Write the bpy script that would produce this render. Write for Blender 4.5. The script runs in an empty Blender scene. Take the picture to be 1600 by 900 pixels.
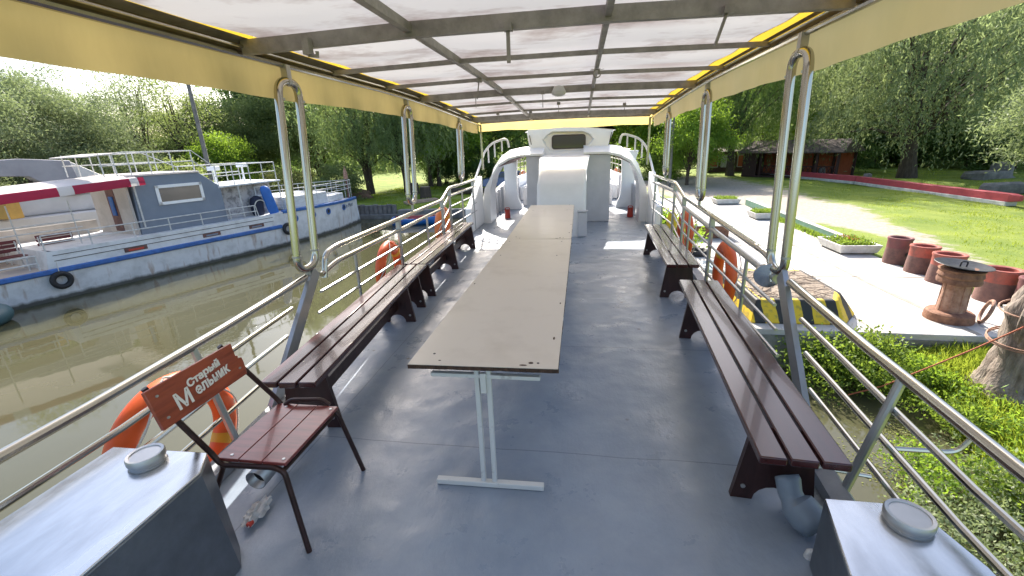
import bpy, bmesh, math, random
import numpy as np
from mathutils import Vector, Matrix
random.seed(7)
S = bpy.context.scene
COL = S.collection
PI = math.pi
R = math.radians

# ------------------------------------------------------------------ camera, world, sun, exposure
FPX, PITCH, YAW, ROLL, EYE = 680.0, R(18.17), R(9.2), R(-2.15), 1.75
cam_d = bpy.data.cameras.new('camera')
cam_d.sensor_width = 36.0
cam_d.lens = FPX / 1600.0 * 36.0
cam_d.clip_start = 0.05
cam_d.clip_end = 3000.0
cam = bpy.data.objects.new('camera', cam_d)
COL.objects.link(cam)
S.camera = cam
_cp, _sp, _cy, _sy, _cr, _sr = math.cos(PITCH), math.sin(PITCH), math.cos(YAW), math.sin(YAW), math.cos(ROLL), math.sin(ROLL)
_f = Vector((-_sy*_cp, _cy*_cp, -_sp)); _r = Vector((_cy, _sy, 0.0)); _u = _r.cross(_f)
_r2 = _cr*_r + _sr*_u; _u2 = -_sr*_r + _cr*_u
cam.matrix_world = Matrix(((_r2.x, _u2.x, -_f.x, 0), (_r2.y, _u2.y, -_f.y, 0), (_r2.z, _u2.z, -_f.z, EYE), (0, 0, 0, 1)))

SUN_DIR = Vector((-0.24, 1.36, 1.06)).normalized()      # towards the sun: ahead and a little to the left
sun_el = math.asin(SUN_DIR.z)
sun_az = math.atan2(SUN_DIR.x, SUN_DIR.y)
world = bpy.data.worlds.new('World')
S.world = world
world.use_nodes = True
wn = world.node_tree
wn.nodes.clear()
sky = wn.nodes.new('ShaderNodeTexSky'); sky.sky_type = 'NISHITA'; sky.sun_disc = False
sky.sun_elevation = sun_el; sky.sun_rotation = sun_az
sky.air_density = 1.0; sky.dust_density = 3.0; sky.ozone_density = 1.0
bg = wn.nodes.new('ShaderNodeBackground'); bg.inputs[1].default_value = 0.15
wo = wn.nodes.new('ShaderNodeOutputWorld')
wn.links.new(sky.outputs[0], bg.inputs[0]); wn.links.new(bg.outputs[0], wo.inputs[0])
sl = bpy.data.lights.new('sun', 'SUN'); sl.energy = 4.8; sl.angle = R(0.6); sl.color = (1.0, 0.94, 0.84)
so = bpy.data.objects.new('sun', sl); COL.objects.link(so)
so.rotation_euler = SUN_DIR.to_track_quat('Z', 'Y').to_euler()
S.view_settings.view_transform = 'Standard'
S.view_settings.look = 'None'
S.view_settings.exposure = 1.28
S.view_settings.gamma = 1.0
S.render.engine = 'CYCLES'
S.cycles.max_bounces = 7
S.cycles.transparent_max_bounces = 12

# ------------------------------------------------------------------ materials
def mat(name, color, rough=0.5, metal=0.0, vary=0.0, vscale=3.0, color2=None, bump=0.0, bscale=20.0, stretch=None,
        transl=0.0, tcol=None, spec=0.5, coat=0.0, lo=0.35, hi=0.65, rvary=0.0):
    m = bpy.data.materials.new(name); m.use_nodes = True
    nt = m.node_tree; nd = nt.nodes; ln = nt.links
    p = nd['Principled BSDF']
    p.inputs['Base Color'].default_value = (*color, 1); p.inputs['Roughness'].default_value = rough
    p.inputs['Metallic'].default_value = metal; p.inputs['Specular IOR Level'].default_value = spec
    p.inputs['Coat Weight'].default_value = coat
    tc = nd.new('ShaderNodeTexCoord'); mp = nd.new('ShaderNodeMapping'); ln.new(tc.outputs['Object'], mp.inputs[0])
    if stretch: mp.inputs['Scale'].default_value = stretch
    if color2 is not None or vary:
        n = nd.new('ShaderNodeTexNoise'); n.inputs['Scale'].default_value = vscale; n.inputs['Detail'].default_value = 6
        n.inputs['Roughness'].default_value = 0.65
        ln.new(mp.outputs[0], n.inputs[0])
        r = nd.new('ShaderNodeValToRGB'); r.color_ramp.elements[0].position = lo; r.color_ramp.elements[1].position = hi
        c2 = color2 if color2 is not None else tuple(max(0, c*(1-vary)) for c in color)
        r.color_ramp.elements[0].color = (*c2, 1); r.color_ramp.elements[1].color = (*color, 1)
        ln.new(n.outputs[0], r.inputs[0]); ln.new(r.outputs[0], p.inputs['Base Color'])
        if rvary:
            mr = nd.new('ShaderNodeMapRange'); mr.inputs[1].default_value = 0.3; mr.inputs[2].default_value = 0.7
            mr.inputs[3].default_value = rough - rvary; mr.inputs[4].default_value = rough + rvary
            ln.new(n.outputs[0], mr.inputs[0]); ln.new(mr.outputs[0], p.inputs['Roughness'])
    if bump:
        n2 = nd.new('ShaderNodeTexNoise'); n2.inputs['Scale'].default_value = bscale; n2.inputs['Detail'].default_value = 4
        ln.new(mp.outputs[0], n2.inputs[0])
        b = nd.new('ShaderNodeBump'); b.inputs['Strength'].default_value = bump; b.inputs['Distance'].default_value = 0.02
        ln.new(n2.outputs[0], b.inputs['Height']); ln.new(b.outputs[0], p.inputs['Normal'])
    if transl:
        t = nd.new('ShaderNodeBsdfTranslucent'); t.inputs[0].default_value = (*(tcol or color), 1)
        mx = nd.new('ShaderNodeMixShader'); mx.inputs[0].default_value = transl
        ln.new(p.outputs[0], mx.inputs[1]); ln.new(t.outputs[0], mx.inputs[2]); ln.new(mx.outputs[0], nd['Material Output'].inputs[0])
    return m

STEEL = mat('stainless_tube', (0.46, 0.44, 0.385), 0.2, 1.0)
STEEL_DULL = mat('brushed_steel', (0.48, 0.48, 0.48), 0.4, 0.85, vary=0.15, vscale=5)
SHEET_STEEL = mat('sheet_steel', (0.60, 0.62, 0.64), 0.22, 0.92, vary=0.4, vscale=3.5, stretch=(1, .3, 1), bump=0.03, bscale=3, rvary=0.12, lo=.3, hi=.6)  # streaky tone: smudges and wear, plus painted-in reflections of the canopy beams
SHEET_SIDE = mat('dark_sheet_steel', (0.22, 0.24, 0.27), 0.42, 0.8, vary=0.3, vscale=4, bump=0.08, bscale=12)  # darker steel tone for the tank sides than for the top
FRAME = mat('greyed_galvanised_frame', (0.33, 0.30, 0.28), 0.55, 0.2, vary=0.35, vscale=8, bump=0.15, bscale=50)
RUST = mat('rusty_iron', (0.30, 0.15, 0.09), 0.8, 0.1, color2=(0.13, 0.06, 0.04), vscale=7, bump=0.5, bscale=30)
RUSTPINK = mat('faded_rusty_iron', (0.42, 0.26, 0.19), 0.8, 0.05, color2=(0.24, 0.12, 0.08), vscale=8, bump=0.4, bscale=30)
DARKIRON = mat('dark_iron', (0.05, 0.05, 0.055), 0.5, 0.5, vary=0.4, vscale=10, bump=0.2)
WHITEPAINT = mat('white_gloss_paint', (0.82, 0.82, 0.82), 0.3, vary=0.05, vscale=4, bump=0.06, bscale=5)
GREYPAINT = mat('pale_grey_paint', (0.58, 0.58, 0.60), 0.45, vary=0.1, vscale=4, bump=0.05, bscale=8)
REDPAINT = mat('red_paint', (0.55, 0.05, 0.03), 0.4, vary=0.25)
TABLETOP = mat('beige_laminate', (0.62, 0.555, 0.48), 0.28, color2=(0.53, 0.465, 0.395), vscale=2.4, lo=.28, hi=.5)
CHIPBOARD = mat('chipboard_edge', (0.10, 0.055, 0.035), 0.9, color2=(0.035, 0.02, 0.015), vscale=30, bump=0.8, bscale=90)
TABLELEG = mat('worn_white_leg_paint', (0.60, 0.60, 0.58), 0.5, color2=(0.30, 0.28, 0.26), vscale=14, lo=0.25, hi=0.42)
WOOD = mat('dark_varnished_wood', (0.062, 0.015, 0.015), 0.24, color2=(0.038, 0.009, 0.009), vscale=3, stretch=(9, 0.6, 9), coat=0.25)
WOOD_DARK = mat('dark_bench_panel', (0.045, 0.016, 0.015), 0.4, vary=0.5, vscale=5, stretch=(3, 3, 0.7), bump=0.1)
REDWOOD = mat('red_brown_stained_wood', (0.33, 0.065, 0.03), 0.35, color2=(0.20, 0.035, 0.018), vscale=4, stretch=(9, 1.1, 9), bump=0.03, bscale=3, coat=0.2)
SEATWOOD = mat('seat_red_brown_wood', (0.22, 0.045, 0.038), 0.3, color2=(0.13, 0.026, 0.022), vscale=4, stretch=(1.1, 9, 9), bump=0.03, bscale=3, coat=0.3)
CHAIRTUBE = mat('chair_brown_tube', (0.05, 0.022, 0.02), 0.4, 0.3, vary=0.5, vscale=30)
ORANGE = mat('orange_ring_vinyl', (0.80, 0.11, 0.012), 0.45, vary=0.2, vscale=6, bump=0.06, bscale=20)
ORANGE_PALE = mat('sun_faded_orange', (0.80, 0.22, 0.06), 0.5, vary=0.2, vscale=6)
YELLOWTAPE = mat('yellow_band', (0.75, 0.38, 0.02), 0.5, vary=0.2)
ROPE = mat('white_rope', (0.62, 0.60, 0.55), 0.8, bump=0.6, bscale=120)
ROPE_RED = mat('orange_rope', (0.42, 0.12, 0.06), 0.8, bump=0.5, bscale=120)
RUBBER = mat('black_rubber', (0.02, 0.02, 0.022), 0.7, vary=0.3, bump=0.3, bscale=20)
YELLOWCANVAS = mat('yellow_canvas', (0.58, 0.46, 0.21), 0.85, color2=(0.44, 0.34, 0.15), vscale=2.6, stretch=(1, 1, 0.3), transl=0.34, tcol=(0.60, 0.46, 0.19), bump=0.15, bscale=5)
YELLOWPALE = mat('pale_yellow_canvas', (0.74, 0.58, 0.37), 0.85, color2=(0.60, 0.46, 0.28), vscale=2.2, stretch=(1, 1, .3), transl=0.55, tcol=(0.95, 0.70, 0.36), bump=0.15, bscale=5)  # paler, more translucent canvas for the right valance
YELLOWSTRIP = mat('bright_yellow_hem', (0.50, 0.34, 0.06), 0.75, color2=(0.26, 0.15, 0.06), vscale=5, transl=0.42, tcol=(0.85, 0.58, 0.05))
YELLOWFRONT = mat('front_valance_canvas', (0.72, 0.60, 0.26), 0.8, color2=(0.66, 0.52, 0.20), vscale=3, transl=0.4, tcol=(0.85, 0.68, 0.26))
HEMGREY = mat('grey_brown_webbing', (0.22, 0.18, 0.14), 0.85, vary=0.4, vscale=6)
WHITETEXT = mat('white_lettering', (0.75, 0.72, 0.68), 0.6)
GLASS_DARK = mat('tinted_window_glass', (0.05, 0.045, 0.04), 0.06, 0.0, spec=0.8, coat=0.3)
GASKET = mat('dark_window_gasket', (0.05, 0.035, 0.035), 0.5)
UNDERWOOD = mat('brown_soffit', (0.22, 0.10, 0.07), 0.6, vary=0.3, vscale=6)
LAMPSHADE = mat('frosted_plastic', (0.65, 0.65, 0.65), 0.4, transl=0.5, tcol=(0.8, 0.8, 0.8))
CONCRETE_OLD = mat('old_grey_concrete', (0.22, 0.21, 0.20), 0.9, color2=(0.12, 0.115, 0.11), vscale=2.5, bump=0.6, bscale=12)
TRUNKM = mat('bark', (0.10, 0.075, 0.055), 0.9, color2=(0.045, 0.032, 0.025), vscale=4, stretch=(4, 4, 0.7), bump=0.9, bscale=9)
STUMPM = mat('weathered_stump_bark', (0.30, 0.25, 0.21), 0.9, color2=(0.12, 0.09, 0.07), vscale=4, stretch=(3.5, 3.5, 0.9), bump=1.0, bscale=9)
CUTWOOD = mat('pale_cut_wood', (0.48, 0.36, 0.26), 0.8, vary=0.4, vscale=8)

def tarp_material():
    m = bpy.data.materials.new('white_translucent_tarp'); m.use_nodes = True
    nt = m.node_tree; nd = nt.nodes; ln = nt.links; p = nd['Principled BSDF']
    tc = nd.new('ShaderNodeTexCoord')
    n = nd.new('ShaderNodeTexNoise'); n.inputs['Scale'].default_value = 1.1; n.inputs['Detail'].default_value = 5; n.inputs['Roughness'].default_value = 0.7
    mp = nd.new('ShaderNodeMapping'); mp.inputs['Scale'].default_value = (1.0, 1.5, 1); ln.new(tc.outputs['Object'], mp.inputs[0]); ln.new(mp.outputs[0], n.inputs[0])
    r = nd.new('ShaderNodeValToRGB'); e = r.color_ramp.elements
    e[0].position = 0.33; e[0].color = (0.40, 0.33, 0.32, 1); e[1].position = 0.52; e[1].color = (0.72, 0.70, 0.71, 1)
    ln.new(n.outputs[0], r.inputs[0])
    # puddle stains: brownish oval marks where rain collects between the beams
    v = nd.new('ShaderNodeTexVoronoi'); v.inputs['Scale'].default_value = 0.8; v.inputs['Randomness'].default_value = 0.9
    mp2 = nd.new('ShaderNodeMapping'); mp2.inputs['Scale'].default_value = (0.8, 1.9, 1)
    dn = nd.new('ShaderNodeTexNoise'); dn.inputs['Scale'].default_value = 5
    mxv = nd.new('ShaderNodeMix'); mxv.data_type = 'RGBA'; mxv.inputs[0].default_value = 0.06
    ln.new(tc.outputs['Object'], mp2.inputs[0]); ln.new(mp2.outputs[0], mxv.inputs[6]); ln.new(dn.outputs[1], mxv.inputs[7]); ln.new(mxv.outputs[2], v.inputs[0])
    r2 = nd.new('ShaderNodeValToRGB'); r2.color_ramp.elements[0].position = 0.10; r2.color_ramp.elements[0].color = (0.62, 0.52, 0.50, 1)
    r2.color_ramp.elements[1].position = 0.34; r2.color_ramp.elements[1].color = (1, 1, 1, 1)
    ln.new(v.outputs['Distance'], r2.inputs[0])
    mu = nd.new('ShaderNodeMix'); mu.data_type = 'RGBA'; mu.blend_type = 'MULTIPLY'; mu.inputs[0].default_value = 0.9
    ln.new(r.outputs[0], mu.inputs[6]); ln.new(r2.outputs[0], mu.inputs[7])
    ln.new(mu.outputs[2], p.inputs['Base Color']); p.inputs['Roughness'].default_value = 0.55
    t = nd.new('ShaderNodeBsdfTranslucent'); ln.new(mu.outputs[2], t.inputs[0])
    mx = nd.new('ShaderNodeMixShader'); mx.inputs[0].default_value = 0.23
    ln.new(p.outputs[0], mx.inputs[1]); ln.new(t.outputs[0], mx.inputs[2]); ln.new(mx.outputs[0], nd['Material Output'].inputs[0])
    w = nd.new('ShaderNodeTexNoise'); w.inputs['Scale'].default_value = 3.5; ln.new(tc.outputs['Object'], w.inputs[0])
    b = nd.new('ShaderNodeBump'); b.inputs['Strength'].default_value = 0.4; b.inputs['Distance'].default_value = 0.03
    ln.new(w.outputs[0], b.inputs['Height']); ln.new(b.outputs[0], p.inputs['Normal'])
    return m
TARP = tarp_material()

def deck_material():
    m = bpy.data.materials.new('blue_grey_deck_paint'); m.use_nodes = True
    nt = m.node_tree; nd = nt.nodes; ln = nt.links; p = nd['Principled BSDF']
    tc = nd.new('ShaderNodeTexCoord')
    def noise(sc, det=5, ro=0.6, st=None):
        n = nd.new('ShaderNodeTexNoise'); n.inputs['Scale'].default_value = sc; n.inputs['Detail'].default_value = det; n.inputs['Roughness'].default_value = ro
        if st:
            mp = nd.new('ShaderNodeMapping'); mp.inputs['Scale'].default_value = st; ln.new(tc.outputs['Object'], mp.inputs[0]); ln.new(mp.outputs[0], n.inputs[0])
        else: ln.new(tc.outputs['Object'], n.inputs[0])
        return n
    a = noise(1.6, 8, 0.7); b2 = noise(34, 4, 0.7)
    r = nd.new('ShaderNodeValToRGB'); e = r.color_ramp.elements
    e[0].position = 0.30; e[0].color = (0.195, 0.238, 0.305, 1); e[1].position = 0.68; e[1].color = (0.290, 0.335, 0.395, 1)
    ln.new(a.outputs[0], r.inputs[0])
    sp = nd.new('ShaderNodeValToRGB'); sp.color_ramp.elements[0].position = 0.70; sp.color_ramp.elements[1].position = 0.78
    sp.color_ramp.elements[0].color = (0, 0, 0, 1); sp.color_ramp.elements[1].color = (0.6, 0.6, 0.6, 1)
    ln.new(b2.outputs[0], sp.inputs[0])
    mx = nd.new('ShaderNodeMix'); mx.data_type = 'RGBA'; ln.new(sp.outputs[0], mx.inputs[0]); ln.new(r.outputs[0], mx.inputs[6]); mx.inputs[7].default_value = (0.27, 0.28, 0.29, 1)
    # rust and dirt specks
    v = nd.new('ShaderNodeTexVoronoi'); v.inputs['Scale'].default_value = 2.3; v.inputs['Randomness'].default_value = 1.0; ln.new(tc.outputs['Object'], v.inputs[0])
    rr = nd.new('ShaderNodeValToRGB'); rr.color_ramp.elements[0].position = 0.026; rr.color_ramp.elements[0].color = (0.8, 0.8, 0.8, 1)
    rr.color_ramp.elements[1].position = 0.05; rr.color_ramp.elements[1].color = (0, 0, 0, 1); ln.new(v.outputs['Distance'], rr.inputs[0])
    m2 = nd.new('ShaderNodeMix'); m2.data_type = 'RGBA'; ln.new(rr.outputs[0], m2.inputs[0]); ln.new(mx.outputs[2], m2.inputs[6]); m2.inputs[7].default_value = (0.10, 0.085, 0.08, 1)
    # plate seams across the deck every 1.45 m
    sx = nd.new('ShaderNodeSeparateXYZ'); ln.new(tc.outputs['Object'], sx.inputs[0])
    wob = noise(1.3, 3, 0.5)
    def seam(out, per, off):
        ad = nd.new('ShaderNodeMath'); ad.operation = 'MULTIPLY_ADD'; ln.new(wob.outputs[0], ad.inputs[0]); ad.inputs[1].default_value = 0.05; ln.new(out, ad.inputs[2])
        a1 = nd.new('ShaderNodeMath'); a1.operation = 'ADD'; ln.new(ad.outputs[0], a1.inputs[0]); a1.inputs[1].default_value = off
        pp = nd.new('ShaderNodeMath'); pp.operation = 'PINGPONG'; ln.new(a1.outputs[0], pp.inputs[0]); pp.inputs[1].default_value = per / 2
        l = nd.new('ShaderNodeMath'); l.operation = 'LESS_THAN'; ln.new(pp.outputs[0], l.inputs[0]); l.inputs[1].default_value = 0.0035
        return l
    s1 = seam(sx.outputs[1], 1.45, -2.19 + 20*1.45); s2 = seam(sx.outputs[0], 2.9, 1.62 + 29)
    am = nd.new('ShaderNodeMath'); am.operation = 'MAXIMUM'; ln.new(s1.outputs[0], am.inputs[0]); ln.new(s2.outputs[0], am.inputs[1])
    pr = nd.new('ShaderNodeMath'); pr.operation = 'MULTIPLY'; ln.new(am.outputs[0], pr.inputs[0]); pr.inputs[1].default_value = 0.55
    m3 = nd.new('ShaderNodeMix'); m3.data_type = 'RGBA'; ln.new(pr.outputs[0], m3.inputs[0]); ln.new(m2.outputs[2], m3.inputs[6]); m3.inputs[7].default_value = (0.07, 0.08, 0.10, 1)
    ln.new(m3.outputs[2], p.inputs['Base Color'])
    rg = noise(3.0, 7, 0.7); mr = nd.new('ShaderNodeMapRange'); mr.inputs[1].default_value = 0.3; mr.inputs[2].default_value = 0.7
    mr.inputs[3].default_value = 0.20; mr.inputs[4].default_value = 0.50; ln.new(rg.outputs[0], mr.inputs[0]); ln.new(mr.outputs[0], p.inputs['Roughness'])
    # dents: broad dimples plus brush texture
    d1 = noise(2.4, 2, 0.4); d2 = noise(45, 3, 0.6, (1, 0.5, 1)); v2 = nd.new('ShaderNodeTexVoronoi'); v2.inputs['Scale'].default_value = 3.2; v2.feature = 'SMOOTH_F1'
    ln.new(tc.outputs['Object'], v2.inputs[0])
    vr = nd.new('ShaderNodeMapRange'); vr.inputs[1].default_value = 0.0; vr.inputs[2].default_value = 0.22; ln.new(v2.outputs['Distance'], vr.inputs[0])
    hb = nd.new('ShaderNodeMath'); hb.operation = 'MULTIPLY_ADD'; ln.new(d2.outputs[0], hb.inputs[0]); hb.inputs[1].default_value = 0.05; ln.new(d1.outputs[0], hb.inputs[2])
    hc = nd.new('ShaderNodeMath'); hc.operation = 'MULTIPLY_ADD'; ln.new(vr.outputs[0], hc.inputs[0]); hc.inputs[1].default_value = 0.07; ln.new(hb.outputs[0], hc.inputs[2])
    b = nd.new('ShaderNodeBump'); b.inputs['Strength'].default_value = 0.85; b.inputs['Distance'].default_value = 0.045
    ln.new(hc.outputs[0], b.inputs['Height']); ln.new(b.outputs[0], p.inputs['Normal'])
    return m
DECK = deck_material()

def leaf_material(name, c1, c2, tcol, transl=0.4, rough=0.5):
    m = bpy.data.materials.new(name); m.use_nodes = True
    nt = m.node_tree; nd = nt.nodes; ln = nt.links; p = nd['Principled BSDF']
    at = nd.new('ShaderNodeAttribute'); at.attribute_name = 'tint'
    mx = nd.new('ShaderNodeMix'); mx.data_type = 'RGBA'; ln.new(at.outputs['Fac'], mx.inputs[0])
    mx.inputs[6].default_value = (*c1, 1); mx.inputs[7].default_value = (*c2, 1)
    ln.new(mx.outputs[2], p.inputs['Base Color']); p.inputs['Roughness'].default_value = rough; p.inputs['Specular IOR Level'].default_value = 0.15
    t = nd.new('ShaderNodeBsdfTranslucent')
    m2 = nd.new('ShaderNodeMix'); m2.data_type = 'RGBA'; ln.new(at.outputs['Fac'], m2.inputs[0])
    m2.inputs[6].default_value = (*[x*0.6 for x in tcol], 1); m2.inputs[7].default_value = (*tcol, 1); ln.new(m2.outputs[2], t.inputs[0])
    ms = nd.new('ShaderNodeMixShader'); ms.inputs[0].default_value = transl
    ln.new(p.outputs[0], ms.inputs[1]); ln.new(t.outputs[0], ms.inputs[2]); ln.new(ms.outputs[0], nd['Material Output'].inputs[0])
    return m
LEAF_WILLOW = leaf_material('willow_leaves', (0.11, 0.165, 0.08), (0.27, 0.33, 0.17), (0.42, 0.55, 0.17), 0.5)
LEAF_SILVER = leaf_material('silvery_willow_leaves', (0.17, 0.22, 0.12), (0.34, 0.38, 0.24), (0.36, 0.44, 0.18), 0.45)
LEAF_DARK = leaf_material('dark_leaves', (0.065, 0.12, 0.055), (0.15, 0.22, 0.09), (0.29, 0.44, 0.09), 0.48)
LEAF_BRIGHT = leaf_material('bright_leaves', (0.10, 0.18, 0.03), (0.20, 0.31, 0.07), (0.42, 0.62, 0.06), 0.5)
LEAF_OLIVE = leaf_material('olive_leaves', (0.14, 0.18, 0.07), (0.27, 0.31, 0.14), (0.38, 0.47, 0.13), 0.45)
LEAF_LIGHTWILLOW = leaf_material('pale_silvery_willow_leaves', (0.15, 0.20, 0.11), (0.34, 0.39, 0.23), (0.46, 0.56, 0.22), 0.5)  # lighter, silvery leaf colour of the big willow
LEAF_WEED = leaf_material('weed_leaves', (0.07, 0.13, 0.025), (0.20, 0.28, 0.06), (0.36, 0.50, 0.06), 0.45)
GRASSM = leaf_material('grass_blades', (0.13, 0.21, 0.018), (0.28, 0.36, 0.04), (0.52, 0.62, 0.07), 0.45)
REEDM = leaf_material('pale_yellow_green_reeds', (0.16, 0.18, 0.05), (0.32, 0.34, 0.12), (0.4, 0.42, 0.12), 0.4)

# ------------------------------------------------------------------ mesh helpers
def fillet(pts, r, k=6):
    pts = [Vector(p) for p in pts]
    if r <= 0 or len(pts) < 3: return pts
    out = [pts[0]]
    for i in range(1, len(pts)-1):
        a, b, c = pts[i-1], pts[i], pts[i+1]
        d1 = (a-b); d2 = (c-b); l1, l2 = d1.length, d2.length
        t = min(r, l1*(0.98 if i == 1 else 0.48), l2*(0.98 if i == len(pts)-2 else 0.48))
        p0 = b + d1.normalized()*t; p1 = b + d2.normalized()*t
        for j in range(k+1):
            s = j/k
            out.append((1-s)**2*p0 + 2*s*(1-s)*b + s*s*p1)
    out.append(pts[-1]); return out

class MB:
    def __init__(s): s.v = []; s.f = []
    def add(s, vs, fs):
        o = len(s.v); s.v += [tuple(v) for v in vs]; s.f += [tuple(i+o for i in f) for f in fs]; return s
    def box(s, c, d, rz=0.0, rot=None):
        hx, hy, hz = d[0]/2, d[1]/2, d[2]/2
        M = rot if rot is not None else Matrix.Rotation(rz, 3, 'Z')
        vs = [Vector(c) + M @ Vector((x*hx, y*hy, z*hz)) for z in (-1, 1) for y in (-1, 1) for x in (-1, 1)]
        return s.add(vs, [(0, 2, 3, 1), (4, 5, 7, 6), (0, 1, 5, 4), (2, 6, 7, 3), (0, 4, 6, 2), (1, 3, 7, 5)])
    def span(s, lo, hi):
        return s.box([(a+b)/2 for a, b in zip(lo, hi)], [abs(b-a) for a, b in zip(lo, hi)])
    def bar(s, p0, p1, w, h, up=(0, 0, 1)):
        p0, p1 = Vector(p0), Vector(p1); d = (p1-p0); L = d.length; d.normalize(); up = Vector(up)
        x = d.cross(up)
        if x.length < 1e-4: x = d.cross(Vector((0, 1, 0)))
        x.normalize(); u = x.cross(d)
        vs = [p + x*a*w/2 + u*b*h/2 for p in (p0, p1) for a, b in ((-1, -1), (1, -1), (1, 1), (-1, 1))]
        return s.add(vs, [(3, 2, 1, 0), (4, 5, 6, 7), (0, 1, 5, 4), (1, 2, 6, 5), (2, 3, 7, 6), (3, 0, 4, 7)])
    def tube(s, pts, r, n=10, bend=0.0, k=6, closed=False, caps=True):
        pts = fillet(pts, bend, k) if bend else [Vector(p) for p in pts]
        m = len(pts); rr = r if isinstance(r, (list, tuple)) else [r]*m
        if len(rr) != m: rr = [rr[0] + (rr[-1]-rr[0])*i/(m-1) for i in range(m)]
        T = []
        for i in range(m):
            if closed: t = pts[(i+1) % m]-pts[i-1]
            else: t = pts[min(i+1, m-1)]-pts[max(i-1, 0)]
            T.append(t.normalized() if t.length > 1e-9 else Vector((0, 0, 1)))
        nrm = T[0].orthogonal().normalized(); vs = []
        for i in range(m):
            if i: 
                nrm = nrm - T[i]*nrm.dot(T[i])
                nrm = nrm.normalized() if nrm.length > 1e-6 else T[i].orthogonal().normalized()
            b = T[i].cross(nrm)
            vs += [pts[i] + (nrm*math.cos(2*PI*j/n) + b*math.sin(2*PI*j/n))*rr[i] for j in range(n)]
        fs = []
        for i in range(m if closed else m-1):
            i2 = (i+1) % m
            fs += [(i*n+j, i*n+(j+1) % n, i2*n+(j+1) % n, i2*n+j) for j in range(n)]
        if caps and not closed: fs += [tuple(range(n))[::-1], tuple((m-1)*n+j for j in range(n))]
        return s.add(vs, fs)
    def lathe(s, prof, c=(0, 0, 0), n=24, M=None, caps=True):
        vs = []; c = Vector(c)
        for r_, z in prof:
            for j in range(n):
                v = Vector((r_*math.cos(2*PI*j/n), r_*math.sin(2*PI*j/n), z)); vs.append(c + (M @ v if M is not None else v))
        m = len(prof); fs = [(i*n+j, i*n+(j+1) % n, (i+1)*n+(j+1) % n, (i+1)*n+j) for i in range(m-1) for j in range(n)]
        if caps: fs += [tuple(range(n))[::-1], tuple((m-1)*n+j for j in range(n))]
        return s.add(vs, fs)
    def prism(s, poly, fn, a, b):
        n = len(poly); vs = [fn(p[0], p[1], a) for p in poly] + [fn(p[0], p[1], b) for p in poly]
        fs = [tuple(range(n))[::-1], tuple(range(n, 2*n))] + [(i, (i+1) % n, n+(i+1) % n, n+i) for i in range(n)]
        return s.add(vs, fs)
    def loft(s, rings, closed=True, caps=True):
        n = len(rings[0]); vs = [p for r_ in rings for p in r_]; fs = []
        for i in range(len(rings)-1):
            for j in range(n if closed else n-1):
                fs.append((i*n+j, i*n+(j+1) % n, (i+1)*n+(j+1) % n, (i+1)*n+j))
        if caps and closed: fs += [tuple(range(n))[::-1], tuple((len(rings)-1)*n+j for j in range(n))]
        return s.add(vs, fs)
    def build(s, name, m, parent=None, bevel=0.0, smooth=30, fix=True, solid=0.0):
        me = bpy.data.meshes.new(name); me.from_pydata(s.v, [], s.f); me.update()
        if fix:
            bm = bmesh.new(); bm.from_mesh(me); bmesh.ops.recalc_face_normals(bm, faces=bm.faces); bm.to_mesh(me); bm.free()
        if smooth:
            me.shade_smooth(); me.set_sharp_from_angle(angle=R(smooth))
        me.materials.append(m)
        o = bpy.data.objects.new(name, me); COL.objects.link(o)
        if parent is not None: o.parent = parent
        if solid:
            md = o.modifiers.new('solid', 'SOLIDIFY'); md.thickness = solid; md.offset = 0
        if bevel:
            md = o.modifiers.new('bevel', 'BEVEL'); md.width = bevel; md.segments = 2; md.limit_method = 'ANGLE'; md.angle_limit = R(40)
        return o

def tag(o, label=None, cat=None, group=None, kind=None):
    if label: o['label'] = label
    if cat: o['category'] = cat
    if group: o['group'] = group
    if kind: o['kind'] = kind
    return o
def thing(name, label, cat, loc=(0, 0, 0), rz=0.0, group=None):
    o = bpy.data.objects.new(name, None); COL.objects.link(o); o.location = loc; o.rotation_euler = (0, 0, rz); o.empty_display_size = 0.2
    return tag(o, label, cat, group)
def copy_tree(o, parent=None):
    c = o.copy(); COL.objects.link(c); c.parent = parent
    for ch in list(o.children): copy_tree(ch, c)
    return c
def blank(name, parent):
    o = bpy.data.objects.new(name, None); COL.objects.link(o); o.parent = parent; return o
def interp(x, xs, ys): return float(np.interp(x, xs, ys))

# ------------------------------------------------------------------ terrain, water
WATER, LAND = -2.2, -1.55
LBU = Vector((0.296, 0.955, 0)); LBU.normalize(); LBN = Vector((0.955, -0.296, 0)); LBN.normalize(); LBB = Vector((-15.3, 10.52, 0))
def land_d(x, y):
    xs = np.interp(y, [-40, 0, 3.4, 4.2, 5.5, 6.4, 7.0, 8.0, 8.6, 60], [3.0, 3.1, 3.55, 3.85, 4.45, 4.55, 4.15, 3.45, 3.3, 3.3])
    dr = x - xs
    df = y - (24.9 + 0.25*np.sin(x*0.9))
    away = -((x-LBB.x)*LBN.x + (y-LBB.y)*LBN.y); sl = (x-LBB.x)*LBU.x + (y-LBB.y)*LBU.y
    dl = away - (12.0 - 6.5/(1+np.exp(-(sl-8)/2.0)))
    # the moat ends far behind the viewer
    db = -60 - y
    return np.maximum(np.maximum(dr, df), np.maximum(dl, db))
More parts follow.
